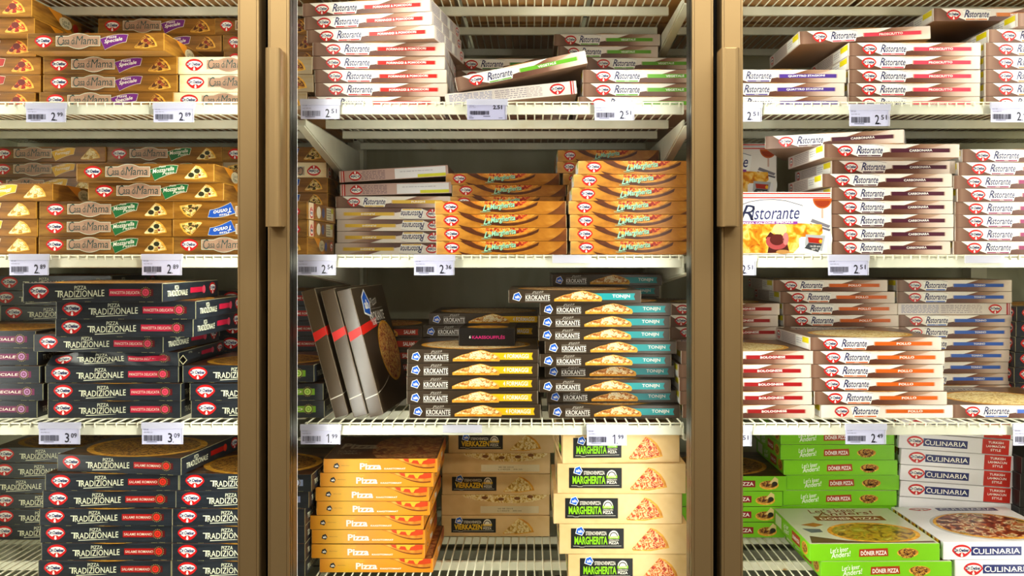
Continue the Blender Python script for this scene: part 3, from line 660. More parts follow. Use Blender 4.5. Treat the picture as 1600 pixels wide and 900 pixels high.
def orange():
    W_, D_, T_ = .2475, .25, .0308
    fr = grad('amber_card', 0, -W_ / 2, W_ / 2, [(0, '#e8a02c'), (.10, '#ecae2c'), (.24, '#f2c02c'), (.45, '#eaa428'), (1, '#e69a24')])
    tp = noisy('brown_lid_print', [(.3, '#5c3010'), (.7, '#74421a')], 6, rough=.28)
    sd = flat('#e49a28'); d = Design(W_, D_, T_, fr, tp, sd, flat('#c87a1a'), flat('#eaa648'), '#efbb6a'); wh = flat(WHITE)
    p = d.P('house_badge', label='black house shaped badge'); house(p, .113, .50, .0118, '#1c1a20', None, rot=-12); p.text('Albert Heijn', .153, .225, .475, .54, flat('#7d5210'), 1)
    p = d.P('title_print', label='white title with small flavour line'); p.text('CLASSIC', .32, .395, .76, .83, flat('#f6d23a'), 0, .01); p.text('Pizza', .318, .508, .22, .68, wh, 0, .03); p.text('KAAS/TOMAAT', .535, .722, .225, .335, wh, 0, .02)
    p = d.P('pizza_picture', label='part of a cheese and tomato pizza')
    def seg(k, m, l):
        pts = [(.62 + .005 * k, .985)] + [(.645 + .335 * t / 10, .985 - (.66 - .05 * k) * math.sin(math.pi * .62 * t / 10) * (1 if t < 8 else 1)) for t in range(1, 11)] + [(.985, .985)]
        p.poly(pts, m, l)
    seg(-1, flat('#8a4c0c'), 0); seg(1, noisy('pizza_rim_print', []), 1)
    p.poly([(.70, .985), (.72, .80), (.78, .66), (.86, .58), (.94, .60), (.985, .66), (.985, .985)], flat('#d2501c'), 2)
    p.poly([(.75, .985), (.755, .72), (.775, .70), (.79, .88), (.83, .86), (.845, .62), (.865, .60), (.88, .82), (.91, .90), (.92, .985)], flat('#efb838'), 3)
    p = d.P('house_badge', 'right'); house(p, .22, .5, .011, '#1c1a20', None); p = d.P('title_print', 'right'); p.text('Pizza', .42, .60, .25, .7, wh, 0, .03); p = d.P('pizza_picture', 'right'); p.poly([(.70, .985), (.75, .5), (.86, .35), (.985, .5), (.985, .985)], flat('#c8561c'))
    p = d.P('top_print', 'top'); p.ell(.68, .42, .42, .44, CRUST(), 0, 44) if False else None
    p.poly([(.47, .02), (.985, .02), (.985, .97), (.50, .97), (.40, .80), (.36, .5), (.40, .2)], noisy('lid_pizza_print', [(.3, '#6a2410'), (.45, '#9c4a20'), (.55, '#c89a60'), (.7, '#7c3418')], 70, (1, 1, 1), 2, rough=.28, distort=.6), 0)
    p.text('Pizza', .07, .40, .42, .66, flat('#b9a48c'), 1, .03); p.text('KAAS/', .07, .24, .28, .35, flat('#b9a48c'), 1, .02); p.text('TOMAAT', .07, .30, .18, .25, flat('#b9a48c'), 1, .02)
    return d
def doner():
    W_, D_, T_ = .2805, .28, .0374
    gr = flat('#88ca22', .4); tp = flat('#cfcdb8', .3)
    d = Design(W_, D_, T_, gr, tp, gr, flat('#6aae1c'), flat('#8fd03a'), '#8fd03a'); wh = flat(WHITE)
    def words(p, u0, u1, v0, v1, l=0):
        p.text("Let's keer", u0, u1 - (u1 - u0) * .12, (v0 + v1) / 2, v1, wh, l, .006, .25, 7); p.text('Anders!', u0 + (u1 - u0) * .04, u1, v0, (v0 + v1) / 2 + (v1 - v0) * .05, wh, l, .006, .25, 7)
    p = d.P('slogan_print', label='white brush script'); words(p, .155, .315, .22, .80)
    p = d.P('title_label', label='rust red label with white capitals'); p.poly([(.378, .24), (.605, .28), (.60, .74), (.38, .68)], flat('#b0491c')); p.text('DÖNER PIZZA', .392, .592, .34, .64, wh, 1, .02, 0, 1.5)
    p = d.P('pizza_picture', label='small doner pizza picture'); p.ell(.755, .47, .083, .27, CRUST(), 0); p.ell(.752, .50, .074, .22, topping('meat'), 1); p.ell(.75, .30, .05, .15, topping('meat'), 1)
    p = d.P('pizza_picture', 'left'); p.ell(.88, .5, .075, .36, CRUST(), 0); p.ell(.88, .5, .062, .28, topping('meat'), 1); p = d.P('title_label', 'left'); p.rect(.54, .76, .2, .8, flat('#b0491c')); p.text('DÖNER PIZZA', .56, .74, .36, .62, wh, 1, .02); p = d.P('slogan_print', 'left'); words(p, .30, .46, .2, .8); p = d.P('date_label', 'left'); p.rect(.06, .24, .15, .85, flat('#dfe6cc'))
    p = d.P('top_print', 'top'); p.ell(.60, .29, .36, .27, CRUST(), 0, 44); p.ell(.60, .29, .325, .235, noisy('lid_doner_print', [(.3, '#5a3c10'), (.42, '#96701c'), (.5, '#c4a22c'), (.58, '#8a8a20'), (.7, '#d8c060')], 40, (1, 1, 1), 2, rough=.3, distort=.8), 1, 44)
    p.poly([(.02, .02), (.98, .02), (.98, .06), (.80, .05), (.55, .03), (.3, .08), (.06, .2)], flat('#6a4a30'), 2); p.poly([(.08, .50), (.20, .56), (.27, .50), (.18, .44)], flat('#b9762c'), 2); p.poly([(.06, .40), (.20, .38), (.2, .30), (.1, .28)], flat('#6d6f78'), 2)
    rb = flat('#9c4a1c'); p.text("Let's keer", .26, .70, .86, .975, rb, 2, .006, .25, 7); p.text('Anders!', .30, .82, .78, .885, rb, 2, .006, .25, 7); p.rect(.26, .84, .62, .75, rb, 2); p.text('DÖNER PIZZA', .30, .80, .645, .725, flat('#e8e2cc'), 3, .02, 0, 1.5)
    return d
def green_pizza():
    d = doner(); d.prints = {}; W_, T_ = d.W, d.T; wh = flat(WHITE)
    d.args = (d.args[0], noisy('oven_brown_print', []), *d.args[2:])
    p = d.P('title_label', label='dark red label with white capitals'); p.rect(.34, .73, .26, .70, flat('#9c1c30')); p.text('SPINAZIE PIZZA', .36, .715, .36, .60, wh, 1, .02)
    p = d.P('pizza_picture', label='small pizza with a lifted slice'); p.ell(.85, .40, .085, .30, CRUST(), 0); p.ell(.85, .45, .074, .23, topping('meat'), 1); p.poly([(.85, .5), (.90, .95), (.93, .8), (.93, .5)], flat('#e2cf94'), 2); p.ell(.90, .48, .025, .16, flat('#33301c'), 3)
    p = d.P('top_print', 'top'); p.ell(.5, .45, .43, .42, CRUST(), 0, 40); p.ell(.5, .45, .39, .38, topping('meat'), 1, 40)
    return d
def culi():
    W_, D_, T_ = .281, .28, .0384
    wt = flat('#e9e7ea', .35); d = Design(W_, D_, T_, wt, wt, wt, wt, flat('#f2f0ee'), '#c9c6c4'); wh = flat(WHITE)
    p = d.P('brand_badge', label='white oval badge with a red rim'); badge(p, .142, .50, .0208, .0135)
    p = d.P('title_label', label='navy block with white serif style capitals'); p.rect(.215, .605, .24, .74, flat('#1f2d74')); p.text('C', .228, .268, .33, .66, wh, 1, .01); p.text('ULINARIA', .272, .592, .335, .625, wh, 1, .008, 0, 1.05)
    for u in (.285, .322, .352, .38, .41, .452, .50, .535): p.rect(u, u + .012, .335, .352, wh, 1)
    p = d.P('flavor_block', label='red block with three lines of white capitals'); p.rect(.735, .972, .02, .98, flat('#c8301c'))
    for k, (t, a, b) in enumerate((('TURKISH', .785, .92), ('LAHMACUN', .77, .935), ('STYLE', .81, .90))): p.text(t, a, b, .70 - k * .245, .85 - k * .245, wh, 1, .015)
    q = d.P('side_print', 'left')
    for k in range(26): q.rect(.05 + k * .035, .085 + k * .035, .72 - .2 * (k % 2), .97, flat(('#e2b51c', '#c8741c', '#f0e2b0', '#5c3414')[k * 7 % 4]))
    q = d.P('top_print', 'top'); q.ell(.56, .42, .45, .39, flat('#c9c7c6'), 0, 44); q.ell(.56, .43, .42, .365, CRUST(), 1, 44); q.ell(.56, .44, .39, .335, noisy('lid_lahmacun_print', [(.3, '#3c1408'), (.42, '#7a3010'), (.5, '#b8641c'), (.56, '#e6d8b0'), (.62, '#5a2810'), (.72, '#e2b83c')], 45, (1, 1, 1), 2, rough=.3, distort=.5), 2, 44)
    q.rect(.36, .88, .87, .96, flat('#4a4a7a'), 2); q.text('CULINARIA', .39, .85, .885, .945, flat('#d8d8e2'), 3, .008); badge(q, .22, .915, .028, .012, 2)
    return d
def calz():
    """picture carton stood upright, cover facing out"""
    W_, D_, T_ = .206, .045, .1345
    fr = noisy('table_scene_print', [(.3, '#e6dcd4'), (.6, '#f3eee8'), (.8, '#d9cdc6')], 7, rough=.35)
    d = Design(W_, D_, T_, fr, flat('#f0ece6'), flat('#e3dcd6'), flat('#dcd2c8'), flat('#efe8e2'), '#d8d0c8')
    p = d.P('cover_stripes', label='red and silver stripes along the top'); p.rect(.01, .99, .965, .985, flat('#cf2a20')); p.rect(.01, .99, .90, .92, flat('#cf2a20')); p.rect(.01, .99, .935, .95, flat('#b9bcc8'))
    p = d.P('glass_picture', label='amber drink in a stemmed glass'); p.ell(.905, .895, .10, .16, flat('#c86a2a'), 0, 24, 180, 360); p.ell(.905, .86, .08, .10, flat('#a8441a'), 1, 20, 180, 360); p.rect(.895, .915, .58, .74, flat('#d8b8a8')); p.poly([(.78, .52), (.97, .42), (.99, .46), (.80, .57)], flat('#8a8690'), 1.5); p.poly([(.76, .47), (.98, .37), (.99, .40), (.78, .50)], flat('#77737c'), 1.6)
    p = d.P('calzone_picture', label='golden folded pizza with ham and cheese')
    ca = noisy('baked_calzone_print', [(.28, '#b8641a'), (.42, '#e0961c'), (.54, '#f2c04a'), (.66, '#f8dc92'), (.78, '#d8841c')], 55, (1, 1, 1), 3, rough=.35, distort=.8)
    p.ell(.80, .25, .21, .27, flat('#f3f0ec'), 1, 28)
    p.poly([(.01, .02), (.01, .46), (.12, .50), (.30, .50), (.47, .49), (.62, .50), (.78, .49), (.90, .48), (.91, .34), (.86, .28), (.66, .26), (.66, .12), (.60, .02)], ca, 2)
    p.poly([(.33, .02), (.35, .20), (.31, .26), (.36, .36), (.42, .30), (.47, .33), (.53, .22), (.56, .04)], flat('#5c1f18'), 3); p.ell(.46, .40, .075, .095, flat('#f6e39a'), 3); p.ell(.43, .21, .115, .135, flat('#b8585a'), 4, 24, 150, 385); p.ell(.43, .235, .075, .09, flat('#6a2420'), 5); p.ell(.52, .25, .03, .10, flat('#d88a88'), 5); p.ell(.49, .04, .07, .035, flat('#c89a5c'), 6)
    p = d.P('oven_picture', label='small open oven symbol on white'); p.rect(.675, .96, .02, .28, flat('#f0eef0'), 7); p.poly([(.73, .32), (.935, .30), (.90, .05), (.72, .14)], flat('#b9bcc0'), 8); p.poly([(.75, .275), (.905, .255), (.895, .17), (.76, .19)], flat('#b8301a'), 9); p.ell(.885, .21, .018, .03, flat('#f0c030'), 10); p.poly([(.715, .10), (.76, .185), (.90, .165), (.86, .035)], flat('#4a4e54'), 9); p.text('14-20 min', .775, .885, .115, .145, wh_(), 10, .01); p.text('200°C', .79, .86, .07, .1, wh_(), 10, .01)
    p = d.P('title_print', label='large navy script title on white'); p.poly([(.02, .50), (.02, .70), (.10, .80), (.25, .86), (.42, .865), (.58, .83), (.715, .77), (.68, .50)], flat('#f6f4f0'), 2); p.stroke([(.05, .79), (.15, .845), (.28, .875), (.40, .88), (.52, .86), (.70, .78)], .0013, flat('#4a5478'), 3)
    p.text('R', .04, .20, .545, .79, flat('#232c55'), 3, .0, .35); p.text('istorante', .16, .665, .56, .76, flat('#2a3878'), 3, .004, .3, 1)
    p.rect(.04, .645, .485, .53, flat('#9c4aa6'), 4); p.text('PIZZA CALZONE SPECIALE', .075, .60, .492, .522, wh_(), 5, .02, 0, 1.1)
    return d
def wh_(): return flat(WHITE)
def kaas():
    W_, D_, T_ = .124, .165, .0385
    fr = noisy('matt_black_card', [(.3, '#1d1917'), (.7, '#262120')], 10, rough=.4); d = Design(W_, D_, T_, fr, fr, fr, fr, flat('#4a443e'), '#6a6258')
    p = d.P('title_print', label='pink capitals with a small white numeral'); p.text('6', .185, .215, .42, .58, wh_(), 0, .02); p.text('KAASSOUFFLÉS', .24, .83, .40, .62, flat('#d8328a'), 0, .015)
    p = d.P('top_print', 'top'); p.rect(.30, .85, .55, .72, flat('#7a3a44')); p.ell(.5, .3, .38, .24, CRUST(), 0)
    return d
def stone():
    W_, D_, T_ = .26, .26, .0405
    fr = noisy('black_matt_print', [(.3, '#17181b'), (.7, '#202227')], 14, rough=.4); d = Design(W_, D_, T_, fr, fr, fr, fr, flat('#4a4c4e'), '#6a6c6a')
    p = d.P('title_print', label='cream capitals'); p.text('STONE OVEN', .04, .42, .58, .80, flat('#cfc9b0'), 0, .006); p.text('TOMATO', .10, .34, .34, .50, flat('#cfc9b0'), 0, .006); p.text('& MOZZARELLA', .10, .44, .12, .28, flat('#cfc9b0'), 0, .006)
    return d

# ------------------------------------------------------------------ placing cartons
ORDN = ['', 'second', 'third', 'fourth', 'fifth', 'sixth', 'seventh', 'eighth', 'ninth', 'tenth', 'eleventh']
def ordinal(i, n):
    if n == 1: return 'lying alone'
    if i == 0: return 'bottom one'
    if i == n - 1: return 'topmost'
    k = n - 1 - i
    return f'{ORDN[i]} from bottom' if i <= k else f'{ORDN[k]} from top'
BOXES = []
def place(d, X, Y, z, yaw=0.0, roll=0.0, flip=False, label='', group='', cat='pizza box', name='pizza_box', full=True, sx=1.0, pivot=-1):
    """front-left-bottom corner (as seen) goes to X, Y, z (pivot=1: front-right-bottom)"""
    R = Matrix.Rotation(math.radians(yaw), 3, 'Z') @ Matrix.Rotation(math.radians(-roll), 3, 'Y')
    if flip: R = R @ Matrix.Rotation(math.pi, 3, 'Y')
    c = Vector((pivot * d.W / 2 * sx * (-1 if flip else 1), -d.D / 2, d.T if flip else 0))
    o = link(name, d.body); o.location = Vector((X, Y, z)) - R @ c; o.rotation_euler = R.to_euler(); o.scale = (sx, 1, 1)
    tag(o, label, cat, group)
    if full:
        for k, me in d.parts:
            q = link(k, me, o)
            if k in d.labels: q['label'] = d.labels[k]
        for me in d.flaps: link('end_flap', me, o)
    BOXES.append(o)
    return o
RJ = random.Random(5)
def stack(d, lv, Y, lefts, head, where, group, vis=99, right=False, zs=1.0, jitter=.004, base=0.0, names=None):
    z = SZ[lv] + .0003 + base; n = len(lefts)
    for i, it in enumerate(lefts):
        e = it if isinstance(it, dict) else {'px': it}
        dd = e.get('des', d); y = Y + e.get('dY', RJ.uniform(0, jitter)); X = px(e['px'], y)
        sx = e.get('sx', 1.0)
        if e.get('right', right): X -= dd.W * sx
        h = e.get('head', head)
        lab = e.get('label') or f'{h}, {ordinal(i, n)} in {where}'
        o = place(dd, X, y, z + e.get('dz', 0), e.get('yaw', RJ.uniform(-.5, .5)), e.get('roll', 0), e.get('flip', False), lab, group, full=(i >= n - vis), sx=sx)
        z += dd.T * zs + .0005 + e.get('up', 0)

# ================================================================== LEFT BAY
# level 1
g = 'brown pizza boxes on the top left shelf'
F = 2.0; B2 = 2.30
CR = des(casa, 'red'); CP = des(casa, 'purple'); CY = des(casa, 'yellow'); CG = des(casa, 'green'); CB = des(casa, 'blue'); CC = des(casa, 'blue', True); CPC = des(casa, 'purple', True)
stack(CR, 1, F, [54, 62, 62, dict(px=55, yaw=0), dict(px=53, dY=-.03), dict(px=50, dY=-.035)], 'brown pizza box with red tag', 'top shelf stack at left edge', g, right=True)
stack(CP, 1, F, [62, 68, 68, dict(px=43, dY=-.05, yaw=-1)], 'brown pizza box with purple tag', 'front stack, top left shelf', g)
stack(CPC, 1, F, [271, 281, 279], 'cream pizza box with brown end', 'stack at bronze frame, top shelf', 'cream pizza boxes on the top left shelf')
g = 'dim brown boxes at the back of the top left shelf'
stack(CP, 1, B2, [-32] * 5 + [-25], 'dim brown box', 'back stack behind red tagged boxes, top shelf', g, 2)
stack(CP, 1, B2, [152] * 4, 'dim brown box', 'hidden back stack, top left shelf', g, 0)
stack(CP, 1, 2.13, [dict(px=163, sx=.93), dict(px=154, sx=.93)], 'dim brown box with purple tag', 'upper back pair, top left shelf', g, base=4 * .0383 + .001)
stack(CP, 1, B2, [336, 337, 336], 'dim brown box', 'hidden stack by bronze frame, top left shelf', g, 0)
stack(CP, 1, 2.125, [dict(px=350, sx=.75), dict(px=349, sx=.75), dict(px=336, sx=.77)], 'dim brown box', 'upper back stack by bronze frame, top shelf', g, base=3 * .0383 + .001)
# level 2
g = 'brown pizza boxes on the second left shelf'
stack(CY, 2, F, [55, 58, 57, dict(px=81, dY=-.01)], 'brown pizza box with yellow tag', 'front stack, second left shelf', g, right=True)
stack(CG, 2, F, [61, 61, 62, dict(px=138, dY=-.02), dict(px=120, dY=-.045)], 'brown pizza box with green tag', 'front stack, second left shelf', g)
stack(CB, 2, F, [271, dict(px=271, flip=True), dict(px=271, flip=True, head='brown inverted box with blue tag')], 'brown box with blue tag', 'stack by bronze frame, second left shelf', g)
g = 'dim brown boxes at the back of the second left shelf'
stack(CY, 2, B2, [-16, -17, -15, -16, dict(px=-28), -17, -16], 'dim brown box with yellow tag', 'back stack, second left shelf', g, 3)
stack(CG, 2, B2, [166, 166, 168, 166, 167, 166, dict(px=165)], 'dim brown box with green tag', 'back stack, second left shelf', g, 3)
stack(CB, 2, B2, [dict(px=348, sx=.9)] * 5 + [dict(px=348, sx=.89, des=CC, flip=True, head='cream inverted box'), dict(px=348, sx=.89)], 'brown box with blue tag', 'back stack, middle door frame, second shelf', g, 4)
# level 3
g = 'black pizza boxes on the third left shelf'
TP_, TS, TR_, TG, TPL = des(trad, 'pink'), des(trad, 'purple'), des(trad, 'red'), des(trad, 'green'), des(trad, 'pale')
stack(TS, 3, F, [57, 67, 62, 57, 55], 'black pizza box with purple band', 'stack at left edge, third shelf', g, right=True)
def crush(co):
    x, y, z = co; W_, D_, T_ = .286, .28, .0372
    k = math.exp(-((x + W_ / 2) / .045) ** 2); f = max(0, (-y - .06) / .08)
    nz = z * (.84 - .34 * k * min(1, f)) + .0016 * math.sin(x * 75) * (z / T_)
    return Vector((x, y + .022 * k * (z / T_) * min(1, f) + .003 * math.sin(x * 60 + z * 90) * min(1, f), nz))
CRU = trad('pink'); CRU.prints.pop(('perforation', 'front')); CRU.make(24, crush)
b = MB(); q = [(0, .013), (.009, .0235), (.018, .013), (.009, .0030)]; fk = flat('#2e343a'); ck = flat('#cfcaa4')
for k in range(4):
    (x0, z0), (x1, z1) = q[k], q[(k + 1) % 4]; cx, cz = .009, .0132
    inn = lambda a, c: (cx + (a - cx) * .86, cz + (c - cz) * .86)
    b.prism([(x0 + .1438, z0), (x1 + .1438, z1), (inn(x1, z1)[0] + .1438, inn(x1, z1)[1]), (inn(x0, z0)[0] + .1438, inn(x0, z0)[1])], 1, -.139, -.06, fk)
    b.prism([(x0 + .1438, z0), (x1 + .1438, z1), (inn(x1, z1)[0] + .1438, inn(x1, z1)[1]), (inn(x0, z0)[0] + .1438, inn(x0, z0)[1])], 1, -.1402, -.139, ck)
o = b.build('sprung_end_flap'); CRU.parts.append(('sprung_end_flap', o.data)); bpy.data.objects.remove(o)
g2 = 'black boxes with pink bands'
stack(TP_, 3, F, [75, 75, 71, dict(px=73, des=CRU, yaw=-1, up=-.0052, label='crumpled black pizza box with caved in corner, mid pink banded stack on third shelf'), dict(px=53, yaw=-5, dY=-.02),
                  dict(px=87, dY=-.09, yaw=-2), dict(px=88, dY=-.11, yaw=-1.5), dict(px=36, dY=-.16, yaw=-3, sx=.985)], 'black pizza box with pink band', 'front stack, third left shelf', g2)
# the crumpled box has come open at its end
stack(TG, 3, F, [299, 297, dict(px=286, yaw=-3, roll=.6, dz=.001)], 'black box with pale green band', 'frame side stack, third left shelf', g)
g = 'dim black boxes at the back of the third left shelf'
stack(TS, 3, B2, [-6] * 5 + [1, -12, -6], 'dim black box', 'back stack behind purple bands, third left shelf', g, 3)
stack(TR_, 3, B2, [341, 342, 341, 340, 343, 341, 341], 'dim black box', 'back stack by bronze frame, third left shelf', g, 4)
# level 4
g = 'black pizza boxes on the bottom left shelf'
stack(TR_, 4, F, [60, 65, 63, 62, 67, 71, dict(px=90, yaw=-8, dY=.02)], 'black pizza box with red band', 'front stack, bottom left shelf', g)
stack(TPL, 4, F, [269, 269, 269, 269, 275, dict(px=281, yaw=-2)], 'black pizza box', 'stack by bronze frame, bottom left shelf', g)
g = 'dim black boxes at the back of the bottom left shelf'
stack(TG, 4, 2.27, [-15, -13, -13, -43, -14, -12], 'dim black box with green band', 'back stack, bottom left shelf', g)

# ================================================================== MIDDLE BAY
RF, RV, RS, RP, RQ = des(rist, 'formaggi'), des(rist, 'vegetale'), des(rist, 'spinaci'), des(rist, 'prosciutto'), des(rist, 'quattro')
RC, RPO, RB, RT, RFU, RRU, RSA, RPI = (des(rist, k) for k in ('carbonara', 'pollo', 'bolognese', 'tonno', 'funghi', 'rucola', 'salame', 'piccante'))
RBK, RBL = des(rist_back), des(rist_back, 'label')
g = 'cream and taupe boxes with red bands'
stack(RF, 1, F, [482, 493, 492, 489, 489, dict(px=480, yaw=-9, dY=.01), dict(px=476, yaw=-9, dY=.012), dict(px=473, yaw=-9, dY=.012)], 'pale box with red band', 'tall front stack, top middle shelf', g)
stack(RS, 1, B2, [709, 709, 709, 709, 711, 709], 'dim taupe box with dark green band', 'back stack, top middle shelf', 'dim boxes with green bands', 2)
place(RBK, px(697, 2.0), 2.0, SZ[1] + .006, 0, 5.8, label='white ingredients side box lying tilted under the tilted green band box, top middle shelf', group='loose boxes on the top middle shelf')
place(RV, px(715, 1.985), 1.985, SZ[1] + .0385, -.5, 11.8, label='tilted taupe box with green band leaning across the top middle shelf', group='loose boxes on the top middle shelf')
stack(RV, 1, F, [904, 911, 911], 'taupe box with bright green band', 'front stack, top middle shelf', 'boxes with bright green bands')
stack(RV, 1, B2 - .01, [915] * 5 + [915, dict(px=872, sx=.87), dict(px=866, sx=.92)], 'dim taupe box with green band', 'back corner stack, top middle shelf', 'dim boxes with green bands', 4)
# level 2
LM = des(lamarg)
g = 'mushroom flavour boxes with yellow bands'
stack(RFU, 2, B2, [dict(px=524, flip=True), dict(px=527, flip=True), dict(px=527, flip=True), dict(px=525, flip=True), 525,
                   dict(px=532, des=RBL, flip=True, yaw=0, roll=1.5, up=.004, sx=.97, head='inverted box with white label'), dict(px=531, des=RBL, flip=True, yaw=0, roll=3.4, sx=.95, head='inverted box with white label')],
      'taupe box with yellow band', 'back stack, second middle shelf', g)
g = 'orange dough patterned boxes'
stack(LM, 2, F, [682, 682, 681, 680], 'orange dough patterned box', 'short front stack, second middle shelf', g)
stack(LM, 2, B2, [702, 703, 702, 703, 704, 707, 697], 'dim orange dough patterned box', 'back centre stack, second middle shelf', g, 3)
stack(LM, 2, F, [892, 890, 891, 889, 894, 897, 904], 'orange dough patterned box', 'tall front stack, second middle shelf', g)
stack(LM, 2, B2, [887] * 6 + [dict(px=880, sx=.84), dict(px=871, sx=.89), dict(px=872, sx=.89)], 'dim orange dough patterned box', 'tall back stack, second middle shelf', g, 4)
# level 3
K4, KT, KS = des(krok, 'formaggi'), des(krok, 'tonijn'), des(krok, 'salami'); KST = des(krok_stand)
for k, (xb, lab) in enumerate([(524, 'first dark box standing on its edge, leaning beside the green banded boxes'), (553.5, 'middle one of three dark boxes leaning on edge with red stripes'), (578.5, 'dark leaning box on its edge showing pizza cover, beside the yellow banded stack')]):
    y = 2.0 + .003 * k
    place(KST, px(xb, y), y, SZ[3] + .0008, -5.0, 15.4 - k * .2, label=lab, group='dark boxes leaning on edge')
stack(K4, 3, F, [640, 636, 636, 636.5, 637], 'dark box with yellow ribbon', 'front stack, third middle shelf', 'dark boxes with yellow ribbons')
stack(K4, 3, B2, [672] * 4 + [673, 662, 671], 'dim dark box with yellow ribbon', 'back stack, third middle shelf', 'dark boxes with yellow ribbons', 3)
place(des(kaas), px(717, 2.075), 2.075, SZ[3] + 5 * (.0292 + .0005) + .001, -1, 0, label='small black snack box with pink lettering on the yellow ribbon stack', cat='snack box', name='snack_box')
stack(KS, 3, B2, [dict(px=v, sx=.72) for v in (657, 656, 658, 657, 658, 659)], 'dim dark box with orange ribbon', 'back stack, third middle shelf', 'dark boxes with orange ribbons', right=True)
stack(KT, 3, F, [858, dict(px=855, dY=.035), dict(px=843), dict(px=852, dY=.035), 844, dict(px=852), 842, 842.5, 844, dict(px=795, dY=-.015)], 'dark box with teal ribbon', 'front stack, third middle shelf', 'dark boxes with teal ribbons')
stack(KT, 3, 2.298, [dict(px=863, sx=.94)] * 10, 'dim dark box with teal ribbon', 'back stack, third middle shelf', 'dark boxes with teal ribbons', 2)
place(KT, px(863, 2.245), 2.245, SZ[3] + .0003 + 10 * .0277 + .0008, 0, 0, label='dark box with teal ribbon lying highest, far back on third middle shelf', group='dark boxes with teal ribbons', sx=.94)
# level 4
OR = des(orange); SM, SV, STN = des(steen, 'marg'), des(steen, 'vier'), des(steen_turned)
stack(OR, 4, 2.035, [500, 487, 487.5, 485, 495, 493.6, 500.5, dict(px=506, yaw=1)], 'plain orange pizza box', 'front stack, bottom middle shelf', 'plain orange pizza boxes')
stack(SV, 4, B2, [690, dict(px=690, des=STN, head='kraft box turned over'), 691, dict(px=691, des=STN, head='kraft box turned over'), 701], 'dim kraft box with yellow lettering', 'back stack, bottom middle shelf', 'kraft boxes in the back')
stack(SM, 4, 1.965, [888, 874, 865, 871, dict(px=879, yaw=3, sx=.92)], 'kraft pizza box with green lettering', 'front stack, bottom middle shelf', 'kraft boxes in front')

# ================================================================== RIGHT BAY
g = 'cream and taupe boxes on the top right shelf'
stack(RQ, 1, F, [1323, 1319, 1322], 'taupe box with violet band', 'short stack, top right shelf', g, right=True)
stack(RP, 1, F, [1326, 1326, 1327, 1326, 1327, dict(px=1250, yaw=-1, roll=2.2, dY=.03, dz=.0022)], 'taupe box with salmon band', 'front stack, top right shelf', g)
stack(RRU, 1, F, [1540, 1540, 1540, 1540, 1540, 1545, dict(px=1590, dY=-.02), dict(px=1459, dY=.05)], 'taupe box', 'stack at right picture edge, top shelf', g)
stack(RRU, 1, B2, [1463] * 7, 'dim taupe box with orange band', 'tall back stack, top right shelf', g, 3)
# level 2
CZ = des(calz)
place(CZ, px(1299, 2.0) - .206, 2.0, SZ[2] + .0005, 0, label='white upright picture box with golden calzone on cover, in front', group='calzone picture boxes')
place(CZ, px(1224, 2.26) - .206, 2.26, SZ[2] + .0005, 0, label='upright picture box hidden low behind the bright calzone box', group='calzone picture boxes', full=False)
place(CZ, px(1213, 2.255) - .206, 2.255, SZ[2] + .136, 0, label='dim upright picture box above and behind the bright calzone box', group='calzone picture boxes')
g = 'taupe boxes on the second right shelf'
stack(RC, 2, F, [dict(px=1300, sx=.90), dict(px=1300, sx=.92), dict(px=1299, sx=.925), dict(px=1299, sx=.92), dict(px=1299.5, sx=.92), dict(px=1285, sx=.98), dict(px=1300, dY=.01, sx=.945), dict(px=1288, dY=-.05), dict(px=1196, yaw=-23, dY=.05)], 'taupe box with maroon band', 'front stack, second right shelf', g)
stack(RSA, 2, F, [1490.5, 1493, 1493, 1493, 1496.5, 1490.5, 1498, 1504], 'taupe box', 'stack at right picture edge, second shelf', g, zs=.975)
stack(RPI, 2, B2, [1402] * 8 + [1401], 'dim taupe box with wine red band', 'back stack, second right shelf', g, 2)
# level 3
g = 'taupe boxes on the third right shelf'
stack(RB, 3, F, [1272, 1268, 1267, 1265.5, 1270], 'taupe box with dark red band', 'front stack, third right shelf', g, right=True)
stack(RB, 3, B2, [1222] * 5 + [1223.5, 1215, 1217.5], 'dim box with dark red band', 'back stack, third right shelf', g, 3, right=True)
PP = des(rist, 'pollo', True)
stack(RPO, 3, F, [dict(px=1283.5, des=PP, head='whitish box with orange band'), 1273, 1269, 1267, 1270, 1266], 'taupe box with orange band', 'front stack, third right shelf', g)
stack(RPO, 3, B2, [1225] * 6 + [1225, 1223.5, 1219, 1208], 'dim taupe box with orange band', 'back stack, third right shelf', g, 5)
stack(RT, 3, B2 + .005, [1403, 1402, 1398, 1398, 1402, 1404, 1404, dict(px=1403, des=RBK, head='box showing small print'), 1402, 1402], 'taupe box with blue band', 'back stack, third right shelf', g)
stack(RT, 3, F, [1488], 'front taupe box with blue band', 'third right shelf', g)
TN = des(trad, 'navy')
stack(TN, 3, 2.28, [1586, 1585, 1586, 1587, 1588, 1589], 'dark navy box', 'stack at right picture edge, third shelf', 'navy boxes at the picture edge')
